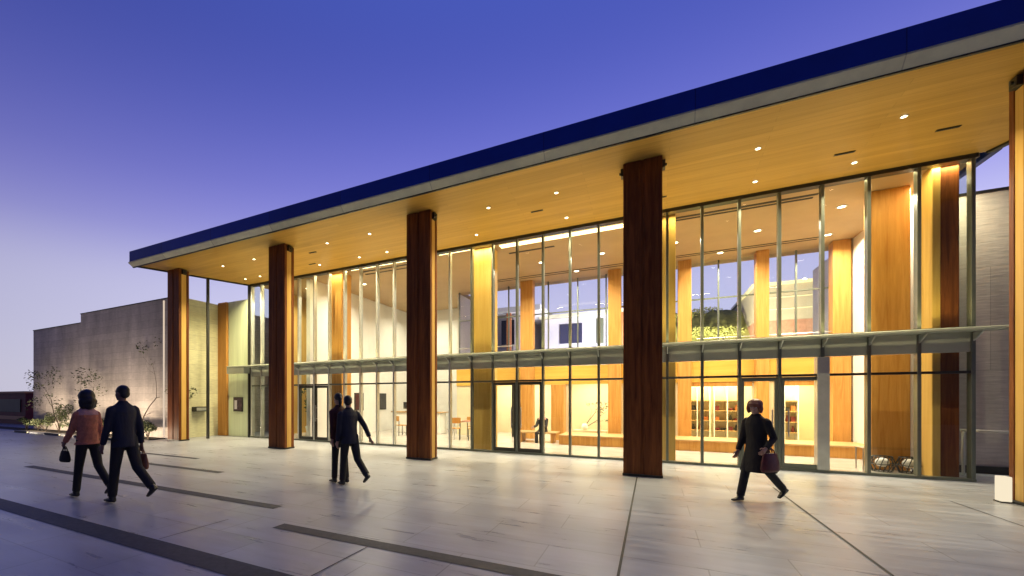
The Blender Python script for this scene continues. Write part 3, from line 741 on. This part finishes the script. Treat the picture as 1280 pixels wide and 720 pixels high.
shelf_unit(1.95,2.75,19.6,'lit shelf unit with ornaments in the wide niche, right half')
shelf_unit(3.55,4.3,19.6,'lit shelf unit behind the right entrance door')
goods = random.Random(4)
def ornament(x, y, z, kind):
    lab = {'vase':'small dark vase on the glowing display shelves','box':'small boxed item on the glowing display shelves','bowl':'small bowl on the glowing display shelves'}[kind]
    m = MB()
    if kind == 'vase': m.loft([(0,0,0,.03,.03),(0,0,.05,.055,.055),(0,0,.12,.04,.04),(0,0,.18,.02,.02),(0,0,.21,.032,.032)], 10)
    elif kind == 'box': m.box(-.06,.06,-.05,.05,0,goods.uniform(.1,.2))
    else: m.loft([(0,0,0,.03,.03),(0,0,.03,.07,.07),(0,0,.08,.095,.095)], 12)
    o = m.build(kind, [M['charcoal'],M['maroon'],M['rust']][goods.randrange(3)], smooth=(kind != 'box'), bevel=.005 if kind == 'box' else 0)
    o.location = (x,y,z); tag(o, lab, kind, 'ornaments on display'+' '+kind)
for x0, x1 in ((1.1,1.42),(1.5,1.8),(2.0,2.32),(2.4,2.7),(3.6,3.88),(3.97,4.25)):
    for z in (.445,.805,1.165):
        for t in (.2,.75):
            if goods.random() < .8: ornament(x0+(x1-x0)*t, 19.78, z, goods.choice(['vase','box','bowl']))
# branch arrangement on the middle niche wall
o = empty('branch_arrangement', (-2.0,18.9,0), 'dark leafy branch arrangement before the pale niche wall', 'plant')
rn = random.Random(9); t = MB(); tips = []
limb(t, (-2.3,18.9,.45), Vector((.5,0,.8)).normalized(), .7, .018, 2, rn, tips); limb(t, (-2.35,18.9,.45), Vector((.9,0,.5)).normalized(), .8, .016, 2, rn, tips)
t.build('branch', M['bark'], o)
l = MB()
for q in tips: l.leaves(q, (.12,.08,.1), 9, .10, rn, 0, 2)
l.build('foliage', [M['leaf'],M['leaf2']], o)
MB().loft([(-2.32,18.9,.352,.09,.09),(-2.32,18.9,.45,.13,.13),(-2.32,18.9,.6,.08,.08)], 14).build('pot', M['white_paint'], o, smooth=True)
MB().box(-2.7,-1.5,18.7,19.1,.01,.35).build('plinth', M['cream'], o)
# round wire stools and glass table by the right wall
for k, (x, y, w) in enumerate([(4.62,13.62,'left of the pair by the right wall'),(5.03,13.60,'right of the pair by the right wall')]):
    x -= .25
    o = empty('wire_stool', (x,y,.008), 'round black wire stool with pale cushion, '+w, 'stool', 'wire stools under the glass table')
    m = MB()
    for j in range(14):
        a = 2*math.pi*j/14
        m.tube([(.15*math.cos(a),.15*math.sin(a),.0),(.21*math.cos(a+.3),.21*math.sin(a+.3),.17),(.15*math.cos(a+.6),.15*math.sin(a+.6),.33)], .009, 5)
    for z, r in ((.01,.155),(.17,.212),(.33,.155)):
        m.tube([(r*math.cos(2*math.pi*j/20), r*math.sin(2*math.pi*j/20), z) for j in range(21)], .010, 5)
    m.build('frame', M['dark'], o, local=True)
    MB().ball((0,0,.2),(.115,.115,.10)).build('cushion', M['white'], o, local=True, smooth=True)
o = empty('glass_table', (4.55,13.8,.008), 'thin glass topped side table over the wire stools', 'table')
MB().box(4.0,5.0,13.45,14.0 - .08,.50,.515).build('top', M['court_glass'], o)
for x, y in ((4.03,13.48),(4.97,13.48),(4.03,13.88),(4.97,13.88)): MB().tube([(x,y,.01),(x,y,.50)], .012, 6).build('leg', M['steel'], o)
# things at the left rear : counter with goods
o = empty('reception_counter', (-9.2,18.2,0), 'pale reception counter in the left bay of the hall', 'counter')
MB().box(-10.6,-8.2,18.0,18.7,.008,.95).build('body', M['white'], o, bevel=.01)
MB().box(-10.7,-8.1,17.95,18.75,.951,.99).build('top', M['bench'], o)
for x, w in ((-10.0,'left'),(-8.9,'right')):
    o = empty('monitor', (x,18.35,.99), 'small dark monitor on the pale reception counter, %s one' % w, 'monitor', 'monitors on the counter')
    MB().box(-.24,.24,-.02,.02,.12,.44).build('screen', M['charcoal'], o, local=True, bevel=.006)
    MB().box(-.10,.10,-.08,.08,.001,.02).box(-.02,.02,-.005,.02,.02,.12).build('stand', M['dark'], o, local=True)
o = empty('display_table', (-6.2,16.6,0), 'white display table with coral runner behind the middle column', 'table')
MB().box(-6.9,-5.5,16.3,17.0,.66,.70).build('top', M['white_paint'], o)
for x, y in ((-6.85,16.35),(-5.58,16.35),(-6.85,16.92),(-5.58,16.92)): MB().box(x,x+.04,y,y+.04,.008,.66).build('leg', M['white_paint'], o)
MB().box(-6.6,-5.8,16.28,17.02,.701,.712).build('runner', M['coral'], o)
def chair(x, y, rz, label):
    o = empty('chair', (x,y,.008), label, 'chair', 'slim timber chairs in the hall', rz)
    MB().box(-.21,.21,-.2,.2,.43,.46).build('seat', M['timber'], o, local=True, bevel=.006)
    MB().box(-.20,.20,.185,.205,.62,.84).build('backrest', M['timber'], o, local=True, bevel=.006)
    for sx in (-.19,.17):
        MB().box(sx,sx+.025,-.19,-.165,.0,.429).build('leg', M['dark'], o, local=True); MB().box(sx,sx+.025,.18,.205-.002,.0,.619).build('leg', M['dark'], o, local=True)
for x, y, a, w in [(-6.6,15.9,.3,'at the front of the white display table, left one'),(-5.8,15.95,-.2,'at the front of the white display table, right one'),(-6.4,17.4,3.0,'behind the white display table'),
                   (-8.3,16.2,1.4,'standing alone before the pale counter'),(-7.6,15.4,-.9,'between the counter and the white table'),(-9.4,16.6,2.6,'close to the pale counter front')]:
    chair(x, y, a, 'slim timber chair '+w)
for k, (y, w, m_) in enumerate([(15.0,'nearest the glass','charcoal'),(16.6,'in the middle','wine'),(18.6,'farthest from the glass','charcoal')]):
    o = empty('picture_frame', (-11.58,y,1.45), 'dark framed picture on the tall white wall, '+w, 'picture', 'pictures on the white wall')
    MB().box(-11.598,-11.565,y-.35,y+.35,1.05,1.85).build('frame', M['dark'], o); MB().box(-11.564,-11.558,y-.29,y+.29,1.11,1.79).build('canvas', M[m_], o)
# plants in the left room
for k, (x,y,h,w) in enumerate([(-12.7,14.6,2.0,'tall potted plant in the dark left room'),(-12.1,15.0,1.5,'shorter potted plant in the dark left room')]):
    r = random.Random(80+k); o = empty('potted_plant', (x,y,.008), w, 'plant', 'potted plants in the left room')
    MB().loft([(0,0,0,.16,.16),(0,0,.4,.22,.22)], 16).build('pot', M['white_paint'], o, local=True, smooth=True)
    st = MB(); fo = MB()
    for j in range(6):
        a = r.uniform(0,6.28); tip = (.3*math.cos(a), .3*math.sin(a), h*r.uniform(.6,1))
        st.tube([(0,0,.35),(tip[0]*.3,tip[1]*.3,tip[2]*.6),tip],[.015,.011,.005],5); fo.leaves(tip,(.22,.22,.3),45,.18,r,0,2)
    st.build('stem', M['bark'], o, local=True); fo.build('foliage', [M['leaf'],M['leaf2']], o, local=True)

# ------------------------------------------------------------------ people  (local frame: forward +X, left +Y)
def make_hand(mb_list, wrist, d, side, curl, out):
    """palm, four unequal bent fingers and a thumb, d = direction the forearm points"""
    d = Vector(d).normalized(); s = Vector(out); s = (s - d*s.dot(d)).normalized(); t = d.cross(s)   # s: palm width axis (thumb side), t: palm normal
    mb = MB(); w = Vector(wrist)
    mb.tube([w - d*.03, w + d*.02, w + d*.06, w + d*.095], [(.026,.026),(.02,.034),(.017,.042),(.014,.038)], 10)
    for k, (off, L) in enumerate(((.030,.070),(.010,.080),(-.011,.074),(-.030,.058))):
        p = w + d*.075 + s*off; dd = d.copy(); pts = [p]
        for j, seg in enumerate((.35,.36,.29)):
            dd = (dd + t*(curl*.45)).normalized(); pts.append(pts[-1] + dd*L*seg)
        mb.tube(pts, [.0095,.009,.008,.006], 7)
    p = w + d*.03 + s*.028; q = p + (d*.6+s*.75).normalized()*.042; mb.tube([p, q, q + (d*.95+s*.1+t*curl*.4).normalized()*.032], [.012,.0105,.007], 7)
    return mb

def person(label, loc, heading, H=1.75, legs=None, arms=None, female=False, top=None, bottom=None, hair='short', skin='skin', hairmat='hair',
           coat_len=.0, flare=0, lean=3, head_turn=0, head_down=0, seated=False, scarf=None, shoulder_scale=1.0, group=None):
    k = H/1.75
    o = empty('person', loc, label, 'person', group, heading); o.scale = (k,k,k)
    sh = (.165 if female else .195)*shoulder_scale; hw = .085 if female else .088
    legs = legs or {'L':(26,6), 'R':(-12,18)}; arms = arms or {'L':(-18,14,6), 'R':(20,14,6)}
    hip0 = Vector((0,0,.93)); J = {}
    for sd, sg in (('L',1),('R',-1)):
        a, b = legs[sd][:2]; sp = legs[sd][2] if len(legs[sd]) > 2 else 0
        hp = hip0 + Vector((0, sg*hw, -.02))
        kn = hp + Vector((math.sin(R(a)), sg*math.sin(R(sp)), -math.cos(R(a))))*.43
        an = kn + Vector((math.sin(R(a-b)), sg*math.sin(R(sp*.4)), -math.cos(R(a-b))))*.42
        J[sd] = [hp, kn, an]
    low = min(J['L'][2].z, J['R'][2].z) if not seated else .0
    dz = (.085 - low) if not seated else (.48 - .93)
    if seated:
        for sd in 'LR': pass
    sh_v = Vector((0,0,dz))
    for sd in 'LR': J[sd] = [p + sh_v for p in J[sd]]
    pel = hip0 + sh_v; ln = math.sin(R(lean))
    def tor(z): return Vector((ln*(z-.93), 0, z + dz))
    A = {}
    for sd, sg in (('L',1),('R',-1)):
        sw, bend, outw = arms[sd][:3]
        S0 = tor(1.375) + Vector((0, sg*(sh-.01), 0))
        dd = Vector((math.sin(R(sw)), sg*math.sin(R(outw)), -math.cos(R(sw)))).normalized()
        E = S0 + dd*.29
        d2 = Vector((math.sin(R(sw+bend)), sg*math.sin(R(outw*.3)), -math.cos(R(sw+bend)))).normalized()
        Wp = E + d2*.25
        A[sd] = (S0, E, Wp, d2)
    # --- body : one fused surface
    b = MB()
    b.loft([(*tor(.86),.085,.13),(*tor(.93),.10,.15),(*tor(1.05),.085,.125),(*tor(1.2),.095,.14),(*tor(1.34),.095,.155),(*tor(1.43),.065,.11),(*tor(1.47),.05,.055)], 18)
    for sd in 'LR':
        h_, k_, a_ = J[sd]; mid = (h_+k_)/2; cf = k_+(a_-k_)*.3
        b.tube([h_+Vector((0,0,.04)), mid, k_, cf, a_], [.078,.066,.05,.05,.034], 12)
        S0, E, Wp, d2 = A[sd]
        b.tube([S0, S0+(E-S0)*.5, E, E+(Wp-E)*.35, Wp], [.048,.042,.036,.036,.024], 10)
    hc = tor(1.61) + Vector((.015,0,0))
    b.tube([tor(1.42), tor(1.50)+Vector((.005,0,0)), hc+Vector((-.015,0,-.04))], [.065,.052,.05], 12)
    body = fuse(b, .013, 3)
    q = Matrix.Rotation(R(head_turn),3,'Z') @ Matrix.Rotation(R(head_down),3,'Y')
    def hp(x,y,z): return hc + q @ Vector((x,y,z))
    hd = MB()
    hd.ball(hp(-.012,0,.025), (.098,.076,.098), 20, 14, rot=q); hd.ball(hp(.022,0,-.035), (.066,.058,.075), 18, 12, rot=q)
    hd.ball(hp(.055,0,-.085), (.026,.028,.020), 12, 8, rot=q)
    hd.tube([hp(.082,0,.03), hp(.098,0,.0), hp(.106,0,-.022)], [(.010,.010),(.012,.013),(.013,.017)], 8)
    for sg in (1,-1):
        hd.ball(hp(-.012,sg*.077,-.002), (.022,.008,.032), 10, 8, rot=q)
        hd.ball(hp(.055,sg*.036,-.018), (.024,.022,.022), 10, 8, rot=q)
        hd.tube([hp(.083,sg*.012,.042), hp(.082,sg*.034,.047), hp(.070,sg*.052,.038)], .0085, 6)
    hd.tube([hp(.078,-.022,-.056), hp(.088,0,-.053), hp(.078,.022,-.056)], .008, 6); hd.tube([hp(.076,-.019,-.066), hp(.085,0,-.067), hp(.076,.019,-.066)], .0085, 6)
    hd.tube([hc+Vector((-.012,0,-.05)), hc+Vector((-.015,0,-.12))], [.05,.052], 14)
    head = fuse(hd, .0065, 2)
    parts = [(body, M[skin]), (head, M[skin])]
    for sd, sg in (('L',1),('R',-1)):
        S0, E, Wp, d2 = A[sd]
        hm = make_hand(None, Wp, d2, sg, .55 if len(arms[sd]) < 4 else arms[sd][3], (1,0,.2))
        me = bpy.data.meshes.new('hand'); me.from_pydata(hm.v, [], hm.f); parts.append((me, M[skin]))
    em = MB()
    for sg in (1,-1): em.ball(hp(.071,sg*.031,.018), .0125, 10, 8, rot=q)
    me = bpy.data.meshes.new('eyes'); me.from_pydata(em.v, [], em.f); parts.append((me, M['eye']))
    im = MB()
    for sg in (1,-1): im.ball(hp(.0795,sg*.031,.018), (.005,.006,.006), 8, 6, rot=q)
    me = bpy.data.meshes.new('irises'); me.from_pydata(im.v, [], im.f); parts.append((me, M['iris']))
    bm_ = join_meshes('body', parts); link('body', bm_, o)
    def cloth(name, mb, m, vox=.012, sm=2):
        me = fuse(mb, vox, sm); me.materials.append(m); return link(name, me, o)
    # --- hair
    hr = MB()
    if hair == 'short':
        hr.ball(hp(-.022,0,.045), (.100,.083,.088), 18, 12, rot=q); hr.ball(hp(-.06,0,.0), (.058,.076,.07), 14, 10, rot=q)
    elif hair == 'full':
        for (x,y,z,r) in ((-.03,0,.06,.125),(-.075,0,-.01,.105),(-.06,.055,-.03,.085),(-.06,-.055,-.03,.085),(-.06,.06,-.085,.07),(-.06,-.06,-.085,.07),(-.08,0,-.085,.085)): hr.ball(hp(x,y,z), r, 14, 10)
    elif hair == 'bob':
        hr.ball(hp(-.022,0,.05), (.118,.108,.095), 18, 12, rot=q); hr.ball(hp(-.05,.0,-.03), (.085,.105,.085), 16, 10, rot=q)
        for sg in (1,-1): hr.ball(hp(.015,sg*.082,-.015), (.055,.032,.085), 12, 10, rot=q)
        hr.ball(hp(.065,0,.072), (.042,.078,.026), 12, 8, rot=q)
    elif hair == 'tied':
        hr.ball(hp(-.022,0,.045), (.103,.085,.09), 18, 12, rot=q); hr.ball(hp(-.10,0,.02), .05, 12, 8); hr.tube([hp(-.1,0,.02), hp(-.13,0,-.06), hp(-.11,0,-.15)], [.035,.035,.015], 10)
    h_o = cloth('hair', hr, M[hairmat], .009, 2)
    # --- trousers
    t = MB()
    t.loft([(*(pel+Vector((0,0,-.10))),.09,.14),(*(pel+Vector((0,0,-.02))),.118,.168),(*(pel+Vector((0,0,.06))),.112,.155),(*(pel+Vector((ln*.12,0,.13))),.10,.142)], 20)
    for sd in 'LR':
        h_, k_, a_ = J[sd]; mid = (h_+k_)/2; cf = k_+(a_-k_)*.4
        w = .92 if female else 1
        t.tube([h_+Vector((0,0,.05)), mid, k_, cf, a_+(k_-a_)*.03], [.098*w,.086*w,.072*w,.068*w,.064*w], 14)
    cloth('trousers', t, M[bottom], .013, 2)
    # --- top
    c = MB(); zl = .92 - coat_len
    rings = []
    if coat_len > .02:
        rings.append((*tor(zl), .14+flare, .19+flare)); rings.append((*tor((zl+.92)/2), .135+flare*.5, .182+flare*.5))
    rings += [(*tor(.90),.134,.178),(*tor(1.0),.126,.165),(*tor(1.1),.116,.152 if female else .163),(*tor(1.22),.122,.16 if female else .178),(*tor(1.34),.122,.172 if female else .195),
              (*tor(1.42),.095,.15 if female else .165),(*tor(1.475),.066,.082),(*tor(1.505),.056,.06)]
    c.loft(rings, 22)
    for sd, sg in (('L',1),('R',-1)):
        S0, E, Wp, d2 = A[sd]
        c.ball(S0+Vector((0,-sg*.012,.0)), (.060,.054,.058), 12, 8)
        c.tube([S0+Vector((0,-sg*.03,.012)), S0, S0+(E-S0)*.5, E, E+(Wp-E)*.5, Wp-d2*.012], [.058,.061,.058,.053,.049,.043], 12)
    cloth('jacket', c, M[top], .012, 2)
    if scarf:
        s = MB(); s.tube([tor(1.46), tor(1.50), tor(1.53)], [(.085,.095),(.068,.074),(.06,.064)], 14)
        s.loft([(*tor(1.36),.126,.182),(*tor(1.42),.104,.168),(*tor(1.478),.072,.09)], 20)
        cloth('collar', s, M[scarf], .010, 2)
    # --- shoes
    for sd in 'LR':
        h_, k_, a_ = J[sd]; sdv = (k_-a_).normalized(); fwd = Vector((1,0,0)); fwd = (fwd - sdv*fwd.dot(sdv)*.8).normalized()
        if a_.z < .1: fwd = Vector((1,0,0))
        dn = Vector((fwd.z, 0, -fwd.x))
        if dn.z > 0: dn = -dn
        if a_.z >= .1 and not seated:
            # toe stays on the paving behind
            toe = a_ + fwd*.16; 
        s = MB(); hl = a_ + dn*.045 - fwd*.045
        s.tube([a_+sdv*.03, a_+dn*.02], [.05,.052], 12)
        s.tube([hl - fwd*.01, a_+dn*.042+fwd*.03, a_+dn*.052+fwd*.10, a_+dn*.058+fwd*.165], [(.036,.034),(.040,.040),(.042,.028),(.03,.018)], 12)
        cloth('shoe', s, M['shoe'], .010, 1)
    return o, J, A, tor

def hang_bag(label, o, wrist, m, w, h, d, strap, name='handbag', cat='bag'):
    """bag hanging under the hand: sagging body, two handles; a thing of its own"""
    base = o.matrix_basis if False else None
    mw = Matrix.LocRotScale(o.location, o.rotation_euler, o.scale)
    p = mw @ Vector(wrist)
    g = empty(name, (p.x,p.y,p.z-strap-h-.10), label, cat); g.rotation_euler = o.rotation_euler
    b = MB(); b.loft([(0,0,.0,w*.46,d*.42),(0,0,.03,w*.52,d*.55),(0,0,h*.45,w*.50,d*.5),(0,0,h*.85,w*.42,d*.34),(0,0,h,w*.40,d*.22)], 20)
    me = fuse(b, .012, 2); me.materials.append(m); link('bag_body', me, g)
    for sg in (1,-1):
        MB().tube([(-w*.22,sg*d*.15,h-.02),(-w*.16,sg*d*.1,h+strap*.7),(0,sg*.01,h+strap+.03),(w*.16,sg*d*.1,h+strap*.7),(w*.22,sg*d*.15,h-.02)], .009, 6).build('handle', m, g, local=True, smooth=True)
    return g

HEAD_L = R(180)
pm, J, A, tor = person('man in a dark navy suit striding left across the plaza beside a woman in coral', (-7.05,3.83,.003), R(186), 1.80,
    legs={'L':(12,4),'R':(-22,28)}, arms={'L':(10,10,5),'R':(-14,12,8)}, top='navy', bottom='trouser', hair='short', skin='skin2', lean=4, coat_len=.10, head_turn=8)
hang_bag('tan leather bag carried low by the man in navy', pm, A['R'][2], M['tan'], .30, .24, .12, .06)
pw, J, A, tor = person('woman in a coral jacket with full dark hair walking left beside the man in navy', (-7.96,3.75,.003), R(184), 1.70,
    legs={'L':(14,4),'R':(-20,26)}, arms={'L':(20,20,6),'R':(-10,20,6)}, female=True, top='coral', bottom='trouser', hair='full', skin='skin2', coat_len=.04, flare=.02, lean=4, scarf='blush')
hang_bag('small black handbag hanging from the arm of the woman in coral', pw, A['L'][2], M['black'], .26, .18, .1, .04)
p1, J, A, tor = person('taller walker in wine red jacket at left of the close pair by the second column', (-5.14,6.74,.003), R(160), 1.69,
    legs={'L':(6,3),'R':(-4,5)}, arms={'L':(-10,10,5),'R':(8,14,4)}, female=True, top='wine', bottom='trouser', hair='tied', skin='skin', coat_len=.08, lean=5, head_turn=-12)
p2, J, A, tor = person('walker in dark blue jacket with swinging arm at right of the close pair', (-4.83,6.62,.003), R(158), 1.65,
    legs={'L':(10,4),'R':(-20,30)}, arms={'L':(4,8,4),'R':(-26,-4,24)}, top='navy', bottom='trouser', hair='short', skin='skin', coat_len=.12, lean=4, head_turn=-30)
p3, J, A, tor = person('woman with auburn bob in a long black coat walking left before the glass entrance', (1.42,8.72,.003), R(-138), 1.60,
    legs={'L':(-20,26),'R':(20,5)}, arms={'L':(-12,62,14),'R':(4,18,8)}, female=True, top='black', bottom='trouser', hair='bob', hairmat='hairr', skin='skin', coat_len=.40, flare=.085, shoulder_scale=1.12, lean=3, head_turn=25, head_down=12)
hang_bag('dark red tote bag on the arm of the woman in the long black coat', p3, A['L'][1] + (A['L'][2]-A['L'][1])*.45, M['redbag'], .31, .28, .14, .05, 'tote_bag', 'bag')
person('seated person in black on the low bench inside the hall', (-3.45,16.62,-.05), R(-100), 1.68, legs={'L':(82,80),'R':(84,86)}, arms={'L':(30,50,6),'R':(34,46,6)}, female=True,
    top='black', bottom='trouser', hair='short', skin='skin', lean=4, seated=True, scarf='blush')

# ------------------------------------------------------------------ sky, sun, camera
w = bpy.data.worlds.new('World'); S.world = w; w.use_nodes = True
nt = w.node_tree; N = nt.nodes; L = nt.links; bg = N['Background']
tc = N.new('ShaderNodeTexCoord'); sx = N.new('ShaderNodeSeparateXYZ'); L.new(tc.outputs['Generated'], sx.inputs[0])
rp = N.new('ShaderNodeValToRGB'); cr = rp.color_ramp; cr.interpolation = 'B_SPLINE'
stops = [(0,(.76,.74,.92)),(.06,(.74,.73,.94)),(.16,(.67,.66,.95)),(.24,(.64,.63,.94)),(.32,(.35,.345,.83)),(.42,(.195,.205,.70)),(.54,(.098,.124,.56)),(.66,(.060,.09,.475)),(1,(.075,.14,.66))]
while len(cr.elements) < len(stops): cr.elements.new(.5)
for e, (p, c) in zip(cr.elements, stops): e.position = p; e.color = (*c, 1)
L.new(sx.outputs[2], rp.inputs[0])
az = N.new('ShaderNodeMath'); az.operation = 'MULTIPLY_ADD'; L.new(sx.outputs[1], az.inputs[0]); az.inputs[1].default_value = .50; az.inputs[2].default_value = .56
mz = N.new('ShaderNodeMix'); mz.data_type = 'RGBA'; mz.blend_type = 'MULTIPLY'; mz.inputs[0].default_value = 1
L.new(rp.outputs[0], mz.inputs[6]); L.new(az.outputs[0], mz.inputs[7])
sk = N.new('ShaderNodeTexSky'); sk.sky_type = 'NISHITA'; sk.sun_disc = False; sk.sun_elevation = R(1.0); sk.sun_rotation = R(-20)
ad = N.new('ShaderNodeMix'); ad.data_type = 'RGBA'; ad.blend_type = 'ADD'; ad.inputs[0].default_value = .008
L.new(mz.outputs[2], ad.inputs[6]); L.new(sk.outputs[0], ad.inputs[7]); L.new(ad.outputs[2], bg.inputs[0]); bg.inputs[1].default_value = 1.0
sun = bpy.data.lights.new('sun', 'SUN'); sun.energy = .06; sun.angle = R(25); sun.color = (1,.75,.65)
so = bpy.data.objects.new('sun', sun); COL.objects.link(so); so.rotation_euler = (R(86),0,R(180+20))

cam = bpy.data.cameras.new('camera'); co = bpy.data.objects.new('camera', cam); COL.objects.link(co)
co.location = (0,0,1.6); co.rotation_euler = (R(90),0,R(29.622)); cam.sensor_width = 36; cam.lens = 36*554/1280
cam.shift_x = 140/1280; cam.shift_y = 138/1280; cam.clip_end = 4000; cam.clip_start = .05
S.camera = co
S.view_settings.view_transform = 'Standard'; S.view_settings.look = 'None'; S.view_settings.exposure = 0; S.view_settings.gamma = 1
c = S.cycles; c.max_bounces = 8; c.diffuse_bounces = 4; c.glossy_bounces = 4; c.transparent_max_bounces = 24; c.caustics_reflective = False; c.caustics_refractive = False
c.sample_clamp_indirect = 6; c.use_denoising = True
